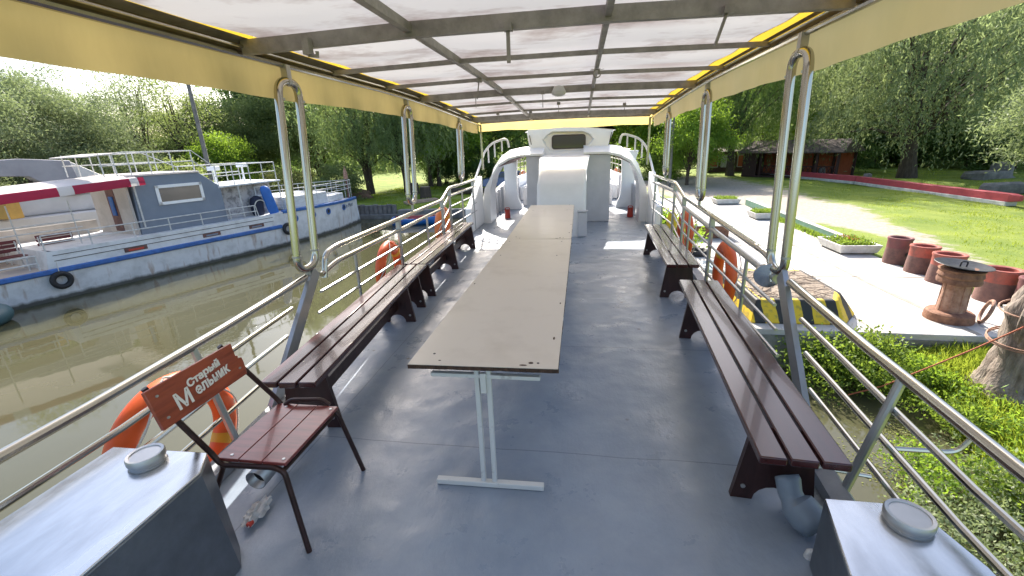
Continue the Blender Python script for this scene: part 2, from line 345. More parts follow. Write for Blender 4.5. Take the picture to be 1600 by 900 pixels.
def ground_z(x, y):
    d = land_d(x, y); t = np.clip((d+0.8)/2.2, 0, 1); t = t*t*(3-2*t)
    top = np.where((x > 0) & (y < 9), -1.80 + np.clip((x-6)/8, 0, 1)*0.2, LAND)
    z = -2.95 + (top+2.95)*t
    z = z + np.where(t > 0.9, 0.04*np.sin(x*0.7+1.3)*np.sin(y*0.53) + 0.02*np.sin(x*2.1)*np.sin(y*1.7+0.4), 0)
    r = np.hypot(x, y); z = z + np.clip((r-75)/60, 0, 1)**1.5*9.0*(np.sin(np.arctan2(x, y)*2.1+0.9)*0.25+0.9)*(y > -30)*np.clip((x+12)/30, 0, 1)
    return z
def axis(lo, hi, fl, fh, fine, grow=1.12):
    xs = list(np.arange(fl, fh, fine)); s = fine
    while xs[-1] < hi: s *= grow; xs.append(xs[-1]+s)
    s = fine; L = []
    x = fl
    while x > lo: s *= grow; x -= s; L.append(x)
    return np.array(L[::-1]+xs)
def build_ground():
    ax = axis(-600, 600, -30, 26, 0.3); ay = axis(-500, 700, -2, 46, 0.3)
    X, Y = np.meshgrid(ax, ay); Z = ground_z(X, Y)
    nx, ny = len(ax), len(ay)
    co = np.stack([X, Y, Z], -1).reshape(-1, 3)
    idx = np.arange(nx*ny).reshape(ny, nx)
    q = np.stack([idx[:-1, :-1], idx[:-1, 1:], idx[1:, 1:], idx[1:, :-1]], -1).reshape(-1, 4)
    me = bpy.data.meshes.new('ground'); me.vertices.add(len(co)); me.vertices.foreach_set('co', co.ravel())
    me.loops.add(q.size); me.loops.foreach_set('vertex_index', q.ravel().astype(np.int32))
    me.polygons.add(len(q)); me.polygons.foreach_set('loop_start', (np.arange(len(q))*4).astype(np.int32))
    me.update(calc_edges=True); me.shade_smooth()
    m = bpy.data.materials.new('grass_and_dirt'); m.use_nodes = True
    nt = m.node_tree; nd = nt.nodes; ln = nt.links; p = nd['Principled BSDF']; p.inputs['Roughness'].default_value = 0.95
    tc = nd.new('ShaderNodeTexCoord')
    def noise(sc, det=6, ro=0.65):
        n = nd.new('ShaderNodeTexNoise'); n.inputs['Scale'].default_value = sc; n.inputs['Detail'].default_value = det; n.inputs['Roughness'].default_value = ro
        ln.new(tc.outputs['Object'], n.inputs[0]); return n
    g = noise(0.9, 8); r = nd.new('ShaderNodeValToRGB'); e = r.color_ramp.elements
    e[0].position = 0.32; e[0].color = (0.12, 0.19, 0.018, 1); e[1].position = 0.7; e[1].color = (0.25, 0.30, 0.04, 1); ln.new(g.outputs[0], r.inputs[0])
    d = noise(7, 8, 0.8); rd = nd.new('ShaderNodeValToRGB'); e = rd.color_ramp.elements
    e[0].position = 0.3; e[0].color = (0.27, 0.22, 0.17, 1); e[1].position = 0.7; e[1].color = (0.52, 0.46, 0.39, 1); ln.new(d.outputs[0], rd.inputs[0])
    at = nd.new('ShaderNodeAttribute'); at.attribute_name = 'dirt'
    en = noise(1.7, 9, 0.75); ma = nd.new('ShaderNodeMath'); ma.operation = 'ADD'; ln.new(at.outputs['Fac'], ma.inputs[0]); ln.new(en.outputs[0], ma.inputs[1])
    mr = nd.new('ShaderNodeMapRange'); mr.inputs[1].default_value = 0.98; mr.inputs[2].default_value = 1.16; ln.new(ma.outputs[0], mr.inputs[0])
    mx = nd.new('ShaderNodeMix'); mx.data_type = 'RGBA'; ln.new(mr.outputs[0], mx.inputs[0]); ln.new(r.outputs[0], mx.inputs[6]); ln.new(rd.outputs[0], mx.inputs[7])
    am = nd.new('ShaderNodeAttribute'); am.attribute_name = 'mud'
    m2 = nd.new('ShaderNodeMix'); m2.data_type = 'RGBA'; ln.new(am.outputs['Fac'], m2.inputs[0]); ln.new(mx.outputs[2], m2.inputs[6]); m2.inputs[7].default_value = (0.06, 0.048, 0.03, 1)
    ln.new(m2.outputs[2], p.inputs['Base Color'])
    bn = noise(9, 8, 0.8); b = nd.new('ShaderNodeBump'); b.inputs['Strength'].default_value = 0.8; b.inputs['Distance'].default_value = 0.08
    ln.new(bn.outputs[0], b.inputs['Height']); ln.new(b.outputs[0], p.inputs['Normal'])
    xf, yf = co[:, 0], co[:, 1]
    # dirt road beside the quay: a broad yard far off, two wheel tracks nearer
    cx = np.interp(yf, [0, 9, 13, 16, 21, 28, 40, 60], [9.0, 9.4, 9.9, 10.6, 10.2, 9.0, 8.2, 6.0])
    hw = np.interp(yf, [0, 12, 18, 22, 30, 40, 46], [0.9, 1.0, 1.5, 3.6, 5.5, 6.0, 3.0])
    dd = np.abs(xf-cx)/hw; dirt = np.clip(1.35-dd, 0, 1)*np.clip((47-yf)/6, 0, 1)*(yf > 7)
    dirt = dirt*np.interp(yf, [7, 14, 20, 60], [0.52, 0.62, 0.9, 0.9])
    a = me.attributes.new('dirt', 'FLOAT', 'POINT'); a.data.foreach_set('value', dirt.astype(np.float32))
    mud = np.clip(1.0 - (land_d(xf, yf)-0.1)/0.7, 0, 1)
    a = me.attributes.new('mud', 'FLOAT', 'POINT'); a.data.foreach_set('value', mud.astype(np.float32))
    me.materials.append(m)
    o = bpy.data.objects.new('ground', me); COL.objects.link(o); tag(o, kind='structure')
build_ground()

def build_water():
    m = bpy.data.materials.new('murky_water'); m.use_nodes = True
    nt = m.node_tree; nd = nt.nodes; ln = nt.links; p = nd['Principled BSDF']
    tc = nd.new('ShaderNodeTexCoord')
    c = nd.new('ShaderNodeTexNoise'); c.inputs['Scale'].default_value = 0.25; c.inputs['Detail'].default_value = 4; ln.new(tc.outputs['Object'], c.inputs[0])
    r = nd.new('ShaderNodeValToRGB'); r.color_ramp.elements[0].position = 0.3; r.color_ramp.elements[0].color = (0.062, 0.060, 0.032, 1)
    r.color_ramp.elements[1].position = 0.7; r.color_ramp.elements[1].color = (0.085, 0.081, 0.046, 1); ln.new(c.outputs[0], r.inputs[0])
    ln.new(r.outputs[0], p.inputs['Base Color']); p.inputs['Roughness'].default_value = 0.03; p.inputs['IOR'].default_value = 1.333; p.inputs['Specular IOR Level'].default_value = 0.6
    n1 = nd.new('ShaderNodeTexNoise'); n1.inputs['Scale'].default_value = 1.3; n1.inputs['Detail'].default_value = 3; ln.new(tc.outputs['Object'], n1.inputs[0])
    n2 = nd.new('ShaderNodeTexNoise'); n2.inputs['Scale'].default_value = 7; n2.inputs['Detail'].default_value = 2; n2.inputs['Distortion'].default_value = 0.8; ln.new(tc.outputs['Object'], n2.inputs[0])
    # breeze patches: some areas rippled, others mirror-smooth
    n3 = nd.new('ShaderNodeTexNoise'); n3.inputs['Scale'].default_value = 0.35; ln.new(tc.outputs['Object'], n3.inputs[0])
    rr = nd.new('ShaderNodeMapRange'); rr.inputs[1].default_value = 0.45; rr.inputs[2].default_value = 0.7; rr.inputs[3].default_value = 0.0; rr.inputs[4].default_value = 0.22; ln.new(n3.outputs[0], rr.inputs[0])
    mm = nd.new('ShaderNodeMath'); mm.operation = 'MULTIPLY'; ln.new(n2.outputs[0], mm.inputs[0]); ln.new(rr.outputs[0], mm.inputs[1])
    ad = nd.new('ShaderNodeMath'); ad.operation = 'MULTIPLY_ADD'; ln.new(n1.outputs[0], ad.inputs[0]); ad.inputs[1].default_value = 0.16; ln.new(mm.outputs[0], ad.inputs[2])
    b = nd.new('ShaderNodeBump'); b.inputs['Strength'].default_value = 0.3; b.inputs['Distance'].default_value = 0.04
    ln.new(ad.outputs[0], b.inputs['Height']); ln.new(b.outputs[0], p.inputs['Normal'])
    mb = MB(); mb.add([(-300, -300, WATER), (12, -300, WATER), (12, 40, WATER), (-300, 40, WATER)], [(0, 1, 2, 3)])
    tag(mb.build('water', m, smooth=0, fix=False), kind='structure')
build_water()

# ------------------------------------------------------------------ quay
QUAYM = mat('pale_concrete', (0.52, 0.50, 0.47), 0.85, color2=(0.33, 0.30, 0.265), vscale=1.1, lo=.3, hi=.55, bump=0.3, bscale=14)
QUAYSIDE = mat('dirty_concrete_edge', (0.26, 0.25, 0.22), 0.9, color2=(0.13, 0.13, 0.11), vscale=4, bump=0.6, bscale=12)
JOINT = mat('joint_dirt', (0.24, 0.22, 0.19), 0.95, color2=(0.34, 0.31, 0.27), vscale=5)
q = MB()
q.prism([(3.05, 7.62), (7.9, 7.5), (8.0, 13), (8.0, 26.5), (3.05, 26.5)], lambda x, y, z: (x, y, z), -2.9, LAND+0.07)
quay = tag(q.build('quay_pavement', QUAYM, bevel=0.015), kind='structure')
j = MB()
def joint(x0, y0, x1, y1, w):
    j.bar((x0, y0, LAND+0.070), (x1, y1, LAND+0.070), w, 0.012)
pts = [(5.0, 7.62), (5.06, 10), (4.96, 14), (5.02, 20), (5.0, 26)]
for a, b in zip(pts[:-1], pts[1:]): joint(*a, *b, 0.05)
pts = [(6.5, 7.6), (6.42, 10.5), (6.5, 14), (6.46, 19), (6.5, 26)]
for a, b in zip(pts[:-1], pts[1:]): joint(*a, *b, 0.09)
for yy in (10.9, 14.2, 17.4, 20.7, 24): joint(3.1, yy, 7.95, yy+random.uniform(-.1, .1), 0.035)
tag(j.build('pavement_joints', JOINT, smooth=0), kind='structure')
e2 = MB(); e2.prism([(3.03, 7.60), (7.92, 7.47), (7.92, 7.49), (3.03, 7.615)], lambda x, y, z: (x, y, z), -2.6, LAND-0.03)
tag(e2.build('quay_face', QUAYSIDE, smooth=0), kind='structure')

# ------------------------------------------------------------------ leaf cloud builder
def leaf_mesh(name, pos, dirs, up, L, W, tint, mater):
    """pos (n,3) leaf base, dirs (n,3) unit, up (n,3); one rhombic leaf each"""
    n = len(pos)
    side = np.cross(dirs, up); side /= (np.linalg.norm(side, axis=1, keepdims=True)+1e-9)
    L = L.reshape(-1, 1); W = W.reshape(-1, 1)
    v = np.empty((n, 4, 3)); v[:, 0] = pos; v[:, 1] = pos + dirs*L*0.45 + side*W*0.5
    v[:, 2] = pos + dirs*L; v[:, 3] = pos + dirs*L*0.45 - side*W*0.5
    me = bpy.data.meshes.new(name); me.vertices.add(n*4); me.vertices.foreach_set('co', v.reshape(-1).astype(np.float32))
    me.loops.add(n*4); me.loops.foreach_set('vertex_index', np.arange(n*4, dtype=np.int32))
    me.polygons.add(n); me.polygons.foreach_set('loop_start', np.arange(0, n*4, 4, dtype=np.int32))
    me.update(calc_edges=True)
    a = me.attributes.new('tint', 'FLOAT', 'FACE'); a.data.foreach_set('value', tint.astype(np.float32))
    me.materials.append(mater); return me
def unit(a): return a/(np.linalg.norm(a, axis=-1, keepdims=True)+1e-9)

def crown_points(rng, n_cl, R_, H, shape):
    """clump centres spread through the crown volume, more of them near the skin, with bays and bulges"""
    out = []
    ph = rng.uniform(0, 6.28, 6)
    while len(out) < n_cl:
        v = unit(rng.normal(size=3)); az = math.atan2(v[1], v[0])
        if v[2] < -0.75: continue
        bul = 1 + 0.16*math.sin(3*az+ph[0]) + 0.12*math.sin(5*az+ph[1]+2*v[2]) + 0.14*math.sin(4*v[2]*2+ph[2])
        rad = rng.uniform(0.25, 1.0)**0.45*bul
        if shape == 'tall': p = (v[0]*R_*rad*(1-0.25*v[2]), v[1]*R_*rad*(1-0.25*v[2]), v[2]*H*rad)
        else: p = (v[0]*R_*rad, v[1]*R_*rad, v[2]*H*rad)
        out.append(p)
    return np.array(out)

def make_tree(seed, height, cr, trunk_r, kind='broad', n_cl=150, per=180, leafL=0.22, leafW=0.09, clump=0.75, mater=None, base=0.3, multi=1, lean=0.0, droop=1.6, sparse=1.0):
    rng = np.random.default_rng(seed)
    H = height*(1-base)/2; cz = height*base + H
    cl = crown_points(rng, n_cl, cr, H, 'tall' if kind == 'tall' else 'round'); cl[:, 2] += cz
    # ---- limbs
    mb = MB(); tops = []
    for t in range(multi):
        a = rng.uniform(0, 6.28); off = 0.0 if multi == 1 else trunk_r*1.8
        bx, by = off*math.cos(a), off*math.sin(a)
        sx, sy = (rng.uniform(-1, 1)*0.05+lean)*height, rng.uniform(-1, 1)*0.05*height
        P = []; rr = []
        for k in range(9):
            f = k/8; P.append((bx + sx*f + 0.06*height*0.15*math.sin(f*5+seed+t) + off*1.2*f*math.cos(a), by + sy*f + 0.06*height*0.15*math.cos(f*4+seed) + off*1.2*f*math.sin(a), f*height*0.72))
            rr.append(trunk_r*(1.25 if k == 0 else 1)*(1-0.82*f))
        mb.tube(P, rr, 9); tops.append(P)
    nl = min(len(cl), 34)
    for i in rng.choice(len(cl), nl, replace=False):
        P = tops[i % multi]; c = cl[i]; k = int(np.clip(c[2]/height*7*0.62+0.6, 2, 7)); p0 = Vector(P[k])
        c = Vector(c)*0.92 + Vector((P[k][0], P[k][1], c[2]))*0.08
        mid = p0.lerp(c, 0.5) + Vector((rng.uniform(-.3, .3), rng.uniform(-.3, .3), rng.uniform(0.05, .5)))
        mb.tube([p0, mid, c], [trunk_r*0.32, trunk_r*0.18, trunk_r*0.05], 5)
    # ---- foliage
    P = []; D = []; T = []
    sun = np.array(SUN_DIR)
    for c in cl:
        m = int(per*rng.uniform(0.5, 1.4)*sparse); tnt = rng.uniform(0.0, 0.75)
        if kind == 'willow':
            ns = max(4, m//22); st = c + rng.normal(size=(ns, 3))*clump*np.array([.75, .75, .4])
            for s_ in st:
                k = 22; ln_ = droop*rng.uniform(0.5, 1.2); t = np.sort(rng.uniform(0, 1, k))
                out = np.array([c[0], c[1], 0]); out = out/(np.linalg.norm(out)+.3)
                q_ = s_ + np.outer(t*0.30*ln_, out) + np.outer(t*t, [0, 0, -ln_]) + rng.normal(size=(k, 3))*0.06
                P.append(q_); d = rng.normal(size=(k, 3))*0.55 + np.array([0, 0, -0.9]); D.append(d); T.append(np.full(k, tnt)+rng.normal(size=k)*0.12)
        else:
            q_ = rng.normal(size=(m, 3))*clump*np.array([.62, .62, .42]) + c
            P.append(q_); D.append(rng.normal(size=(m, 3)) + np.array([0, 0, -0.15])); T.append(np.full(m, tnt)+rng.normal(size=m)*0.15)
    P = np.concatenate(P); D = unit(np.concatenate(D)); T = np.clip(np.concatenate(T), 0, 1); n = len(P)
    P[:, 2] = np.maximum(P[:, 2], 0.15)
    U = unit(rng.normal(size=(n, 3)))
    me = leaf_mesh('crown', P, D, U, leafL*rng.uniform(0.6, 1.3, n), leafW*rng.uniform(0.7, 1.2, n), T, mater)
    root = bpy.data.objects.new('tree', None); COL.objects.link(root)
    tr = mb.build('trunk', TRUNKM, root); cr_o = bpy.data.objects.new('crown', me); COL.objects.link(cr_o); cr_o.parent = root
    return root

PROTO = {}
PROTO['willow'] = make_tree(3, 12.0, 6.2, 0.42, 'willow', 230, 380, 0.22, 0.055, 0.95, LEAF_WILLOW, base=0.11, droop=2.3)
PROTO['willow_grove'] = make_tree(9, 11.5, 4.2, 0.22, 'willow', 150, 240, 0.26, 0.06, 1.0, LEAF_WILLOW, base=0.13, multi=2, droop=2.0)
PROTO['olive'] = make_tree(12, 10.5, 4.4, 0.22, 'broad', 150, 230, 0.24, 0.085, 0.85, LEAF_OLIVE, base=0.08, multi=2)
PROTO['silver'] = make_tree(21, 10.5, 4.8, 0.28, 'broad', 190, 420, 0.21, 0.055, 0.8, LEAF_SILVER, base=0.06)
PROTO['dark'] = make_tree(31, 15.0, 5.0, 0.36, 'tall', 190, 220, 0.34, 0.16, 1.1, LEAF_DARK, base=0.08)
PROTO['bright'] = make_tree(44, 9.5, 3.8, 0.18, 'broad', 130, 210, 0.28, 0.13, 0.85, LEAF_BRIGHT, base=0.07, multi=2)
PROTO['sparse'] = make_tree(52, 12.0, 3.4, 0.17, 'tall', 90, 70, 0.22, 0.07, 0.8, LEAF_OLIVE, base=0.12, multi=3)
PROTO['bush'] = make_tree(63, 2.6, 1.9, 0.05, 'broad', 60, 190, 0.17, 0.08, 0.42, LEAF_OLIVE, base=0.0, multi=3)
used_proto = set()
def place_tree(kind, name, az, dist, label, cat='tree', scale=1.0, rz=0.0, zs=1.0, group=None, mater=None, xy=None):
    src = PROTO[kind]; t = copy_tree(src)
    t.name = name
    x, y = xy if xy else (dist*math.sin(R(az)), dist*math.cos(R(az)))
    t.location = (x, y, float(ground_z(np.array(x), np.array(y)))-0.06); t.rotation_euler = (0, 0, rz); t.scale = (scale, scale, scale*zs)
    tag(t, label, cat, group)
    for ch in t.children:
        ch.name = ch.name.split('.')[0]
        if mater and ch.name.startswith('crown'):
            me = ch.data.copy(); me.materials.clear(); me.materials.append(mater); ch.data = me
    return t
# left bank
place_tree('silver', 'willow_tree', -59, 31, 'pale silvery willow at the far left edge, above the grey angular boat superstructure', scale=.80, rz=.3)
place_tree('silver', 'willow_tree', -53.5, 34, 'rounded pale green tree rising behind the grey angular boat superstructure', scale=.78, rz=2.0)
place_tree('olive', 'bush_tree', -49.6, 43, 'lower olive tree in the dip of the treeline, right of the pale rounded tree', scale=0.58, rz=1.2)
place_tree('sparse', 'bare_tree', -47.2, 38, 'thin half-bare tree with twiggy branches against the sky, above the railed cabin roof', scale=.86, rz=0.7)
place_tree('sparse', 'bare_tree', -44.6, 39, 'second twiggy half-bare tree, its crown green only low down', scale=.84, rz=3.1)
place_tree('olive', 'bush_tree', -45.5, 47, 'olive green tree filling the gap behind the twiggy bare trees', scale=.68, rz=2.2)
place_tree('olive', 'bush_tree', -42.0, 42, 'olive tree left of the grey pole, behind the roof railing of the moored boat', scale=.73, rz=0.2)
place_tree('olive', 'bush_tree', -38.6, 44, 'light olive tree right of the grey pole', scale=.74, rz=4.2)
place_tree('bright', 'bush_tree', -41.5, 36, 'small bright green bushy tree behind the foot of the grey pole', scale=0.50, rz=1.0)
place_tree('dark', 'tree', -35.4, 50, 'dark green tree beside the first canopy post on the water side', scale=0.92, rz=0.4)
place_tree('olive', 'bush_tree', -32.6, 44, 'mid green tree seen between the tubes of the nearest water-side canopy post', scale=1.02, rz=5.0)
place_tree('dark', 'tree', -31.4, 52, 'dark tall tree directly behind the bow of the moored boat', scale=0.95, rz=2.4)
place_tree('willow_grove', 'willow_tree', -26.2, 37.0, 'twin-trunk willow left of the others behind the concrete piles', scale=1.0, rz=0.5)
place_tree('willow_grove', 'willow_tree', -21.6, 36.5, 'willow with dark trunks and hanging foliage, middle of the grove behind the piles', scale=0.97, rz=2.6)
place_tree('bright', 'tree', -18.4, 41, 'bright yellow-green tree right of the willow grove, beyond the lawn', scale=1.12, rz=1.1)
place_tree('dark', 'tree', -15.4, 46, 'dark tree behind the lawn, left one of the pair beside the wheelhouse', scale=0.95, rz=3.6)
place_tree('dark', 'tree', -11.6, 47, 'dark tree behind the blue car, nearest to the wheelhouse on the left', scale=0.95, rz=5.1)
place_tree('dark', 'tree', -5, 58, 'dark tree hidden for the most part behind the wheelhouse', scale=1.0, rz=0.1)
place_tree('bright', 'tree', 4.5, 52, 'bright green tree just right of the wheelhouse', scale=1.15, rz=0.9)
# right bank
place_tree('bright', 'tree', 9.5, 46, 'fresh green tree right of the wheelhouse, behind the grey pole', scale=1.15, rz=2.9)
place_tree('bright', 'shrub', 12.9, 36, 'bright yellow-green shrub in the sun right of the grey pole', 'shrub', scale=0.62, rz=2.0)
place_tree('willow', 'willow_tree', 17.1, 44.5, 'dark willow with whitewashed trunk foot, left of the brown pavilion', scale=.78, rz=1.0, zs=1.6, mater=LEAF_DARK)
place_tree('bright', 'tree', 20.8, 58, 'bright green tree behind the pavilion roof', scale=1.4, rz=0.4)
place_tree('bright', 'tree', 24.0, 62, 'tall fresh green tree behind the pavilion', scale=1.9, rz=1.3)
place_tree('willow', 'willow_tree', 32.6, 44.0, 'huge weeping willow with thick dark trunk standing on the lawn', scale=1.24, rz=0.3, mater=LEAF_LIGHTWILLOW)
place_tree('willow', 'willow_tree', 28.0, 66, 'willow behind the left side of the huge weeping willow', scale=1.05, rz=2.3, zs=1.25, mater=LEAF_DARK)
place_tree('silver', 'willow_tree', 41.8, 27.0, 'pale silvery willow reaching in from the right edge over the lawn', scale=0.98, rz=4.0, xy=(22.2, 20.2))
place_tree('dark', 'tree', 30.5, 72, 'tall dark tree on the slope left behind the huge willow', scale=1.3, rz=4.4)
place_tree('olive', 'tree', 35.4, 70, 'lighter tall tree on the slope, top right behind the huge willow', scale=1.9, rz=2.4)
place_tree('olive', 'tree', 38.8, 62, 'tall green tree on the slope at the right edge', scale=1.8, rz=0.9)
place_tree('olive', 'tree', 26.6, 75, 'mid green tall tree on the slope above the pavilion', scale=1.8, rz=5.2)
# bushes
for az, d, sc, lb, mt in [(-52, 30, 1.0, 'low olive bush behind the white boat hull on the far bank', None), (-44.5, 31, 1.1, 'bush under the twiggy bare trees', None),
        (-36.5, 33, 0.8, 'yellow-green bush behind the raised roof of the moored boat', REEDM), (-33.5, 34, 0.75, 'yellow-green weeds mound left of the brown earth heap', REEDM),
        (-30.3, 33, 0.9, 'bush right above the bow rail of the moored boat', None), (-13.0, 42, 1.2, 'dark bush behind the lawn and the blue car', LEAF_DARK),
        (-17, 43.5, 1.2, 'dark bush in the shade behind the fallen timber', LEAF_DARK), (27.4, 48.5, 1.2, 'dark bush right of the pavilion', LEAF_DARK),
        (36.5, 55, 1.6, 'dark bush under the willow at the back of the lawn', LEAF_DARK), (33.5, 58, 1.7, 'dark thicket bush behind the trunk of the huge willow', LEAF_DARK),
        (30, 57, 1.7, 'dark thicket bush left of the trunk of the huge willow', LEAF_DARK), (39.5, 54, 1.7, 'dark thicket bush at the right edge behind the rocks', LEAF_DARK),
        (10, 40.5, 0.9, 'bush behind the far end of the quay', LEAF_WEED)]:
    place_tree('bush', 'bush', az, d, lb, 'bush', scale=sc, rz=az, mater=mt)
for k_, src in PROTO.items():
    for ch in list(src.children): bpy.data.objects.remove(ch)
    bpy.data.objects.remove(src)

# far woodland: one mass that closes the view behind the single trees
def far_wood():
    rng = np.random.default_rng(5); P = []; T = []
    for i in range(900):
        az = rng.uniform(-64, 62); 
        if -60 < az < -31 and rng.uniform() < 0.5: continue
        d = rng.uniform(70, 112); top = 9 + 4*math.sin(az*0.31) + 2.5*math.sin(az*1.3)
        if az < -31: top *= 0.3
        x, y = d*math.sin(R(az)), d*math.cos(R(az)); g = float(ground_z(np.array(x), np.array(y)))
        k = 95; h = rng.uniform(0.2, top); s = rng.uniform(1.4, 2.6)
        P.append(rng.normal(size=(k, 3))*np.array([s, s, s*0.7]) + np.array([x, y, g+h])); T.append(np.full(k, rng.uniform(0, 0.8))+rng.normal(size=k)*.1)
    P = np.concatenate(P); T = np.clip(np.concatenate(T), 0, 1); n = len(P)
    me = leaf_mesh('woodland', P, unit(rng.normal(size=(n, 3))), unit(rng.normal(size=(n, 3))), rng.uniform(0.5, 1.0, n), rng.uniform(0.3, 0.6, n), T, LEAF_WILLOW)
    o = bpy.data.objects.new('woodland', me); COL.objects.link(o); tag(o, 'far woodland closing the view behind the single trees', 'woodland', kind='stuff')
far_wood()

# ------------------------------------------------------------------ grass and weeds
def blades(name, n, fn, h0, h1, w, seed, mater, label, cat, lean=0.5):
    rng = np.random.default_rng(seed); x, y = fn(rng, n)
    z = ground_z(x, y); keep = z > WATER+0.02; x, y, z = x[keep], y[keep], z[keep]; n = len(x)
    D = unit(np.stack([rng.normal(size=n)*lean, rng.normal(size=n)*lean, np.ones(n)], -1))
    hh = rng.uniform(h0, h1, n)*(0.7+0.5*np.sin(x*1.7)*np.sin(y*1.3+1))
    tint = np.clip(rng.uniform(0.1, 0.9, n)*0.6+0.25*np.sin(x*0.8+2)*np.sin(y*0.6)+0.2, 0, 1)
    me = leaf_mesh(name, np.stack([x, y, z-0.02], -1), D, unit(rng.normal(size=(n, 3))), hh, np.full(n, w)*rng.uniform(.6, 1.3, n), tint, mater)
    o = bpy.data.objects.new(name, me); COL.objects.link(o); return tag(o, label, cat, kind='stuff')
def near_bank(rng, n):
    y = rng.uniform(1.5, 7.5, n); x = 3.0 + rng.uniform(0, 1, n)**0.9*6.6; return x, y
blades('bank_grass', 120000, near_bank, 0.10, 0.30, 0.017, 1, GRASSM, 'lush green grass on the bank between the quay and the water', 'grass')
def lawn(rng, n):
    y = 8.0 + rng.uniform(0, 1, n)**1.3*36; x = 8.3 + rng.uniform(0, 1, n)*np.interp(y, [8, 44], [16, 34])
    cx = np.interp(y, [0, 9, 13, 16, 21, 28, 40, 60], [9.0, 9.4, 9.9, 10.6, 10.2, 9.0, 8.2, 6.0]); hw = np.interp(y, [0, 12, 18, 22, 30, 40, 46], [0.7, 0.8, 1.3, 3.6, 5.5, 6.0, 3.0])
    k = (np.abs(x-cx) > hw*rng.uniform(0.75, 1.2, n)) & (rng.uniform(size=n) < np.clip(0.35+0.12*np.abs(x-cx), 0, 1)); return x[k], y[k]
blades('lawn_grass', 110000, lawn, 0.03, 0.13, 0.022, 2, GRASSM, 'sunny short grass on the lawn right of the quay', 'grass')
def lawn_left(rng, n):
    y = 25.6 + rng.uniform(0, 1, n)*14; x = -16 + rng.uniform(0, 1, n)*14; return x, y
blades('far_lawn_grass', 30000, lawn_left, 0.05, 0.15, 0.03, 3, GRASSM, 'grass on the lawn behind the concrete piles', 'grass')
def left_bank(rng, n):
    s_ = rng.uniform(-8, 14, n); a_ = 5.5 + rng.uniform(0, 10, n); return LBB.x + LBU.x*s_ - LBN.x*a_, LBB.y + LBU.y*s_ - LBN.y*a_
blades('bank_reeds', 40000, left_bank, 0.4, 1.3, 0.06, 4, REEDM, 'pale reeds and rough grass on the bank behind the moored boats', 'reeds', 0.25)

def leafy_plant(name, loc, rad, h, n, L, W, mater, label, cat, seed, stems=9, group=None):
    rng = np.random.default_rng(seed); t = thing(name, label, cat, loc, group=group)
    cl = rng.normal(size=(max(6, n//90), 3))*np.array([rad*.55, rad*.55, 0]); cl[:, 2] = rng.uniform(0.12, 1, len(cl))*h*(1-0.5*np.clip(np.hypot(cl[:, 0], cl[:, 1])/rad, 0, 1))
    k = n//len(cl); P = np.repeat(cl, k, 0) + rng.normal(size=(k*len(cl), 3))*np.array([.16, .16, .12])*rad*1.6
    tt = np.repeat(rng.uniform(0, .8, len(cl)), k) + rng.normal(size=k*len(cl))*.15
    P[:, 2] = np.maximum(P[:, 2], 0.0)
    m = len(P); D = unit(rng.normal(size=(m, 3))+np.array([0, 0, .4]))
    me = leaf_mesh('foliage', P, D, unit(rng.normal(size=(m, 3))), L*rng.uniform(.6, 1.3, m), W*rng.uniform(.7, 1.2, m), np.clip(tt, 0, 1), mater)
    o = bpy.data.objects.new('foliage', me); COL.objects.link(o); o.parent = t
    sm = MB()
    for c in cl[:stems]: sm.tube([(c[0]*.3, c[1]*.3, -0.05), (c[0]*.6, c[1]*.6, c[2]*.5), tuple(c)], [0.008, 0.006, 0.003], 5)
    sm.build('stem', LEAFSTEM, t); return t
LEAFSTEM = mat('green_stem', (0.12, 0.16, 0.05), 0.7, vary=0.3)
WEEDSPOTS = [((4.05, 7.15, -2.1), .55, .75, 3200, .07, .035, LEAF_WEED, 'leafy green weed bush against the quay face beside the striped block', 11),
    ((4.75, 7.15, -1.95), .5, .65, 2800, .07, .035, LEAF_WEED, 'second leafy weed bush at the quay face, nearer the stump', 12),
    ((5.25, 6.6, -1.9), .4, .35, 1500, .06, .03, LEAF_BRIGHT, 'low bright weeds in the grass in front of the quay', 13),
    ((4.45, 4.4, -2.1), .5, .45, 2600, .05, .022, LEAF_SILVER, 'pale flowering water plants at the bank, lower right', 14),
    ((4.1, 3.5, -2.15), .5, .45, 2600, .05, .022, LEAF_SILVER, 'pale water plants in the bottom right corner', 15),
    ((4.9, 4.2, -1.95), .55, .5, 2600, .07, .03, LEAF_WEED, 'green weeds behind the pale water plants', 16),
    ((5.6, 5.1, -1.85), .6, .35, 2200, .09, .02, LEAF_BRIGHT, 'long-leaved bright weeds in front of the stump', 17),
    ((5.0, 5.7, -2.0), .4, .3, 1500, .06, .03, LEAF_WEED, 'small weed clump on the shoreline below the stump', 18),
    ((4.6, 3.0, -2.0), .6, .5, 2400, .06, .03, LEAF_WEED, 'dark green weeds at the right edge behind the rail', 19),
    ((4.0, 4.75, -2.08), .4, .3, 1800, .05, .025, LEAF_BRIGHT, 'bright small-leaved water weeds between the rail hook and the bank', 21),
    ((3.75, 3.95, -2.12), .4, .3, 1800, .05, .025, LEAF_SILVER, 'pale water plants nearest to the hull, lower right', 22),
    ((5.5, 4.3, -1.85), .7, .4, 2600, .08, .02, LEAF_BRIGHT, 'tall bright grassy weeds at the right edge above the pale water plants', 23),
    ((2.65, 14.2, -1.5), .65, 1.15, 4200, .14, .07, LEAF_BRIGHT, 'leafy bright green shrub beside the quay behind the far rail', 20)]
for loc, rad, h, n, L_, W_, mt, lb, sd in WEEDSPOTS: leafy_plant('weed_plant' if sd != 20 else 'leafy_shrub', loc, rad, h, n, L_, W_, mt, lb, 'plant', sd)
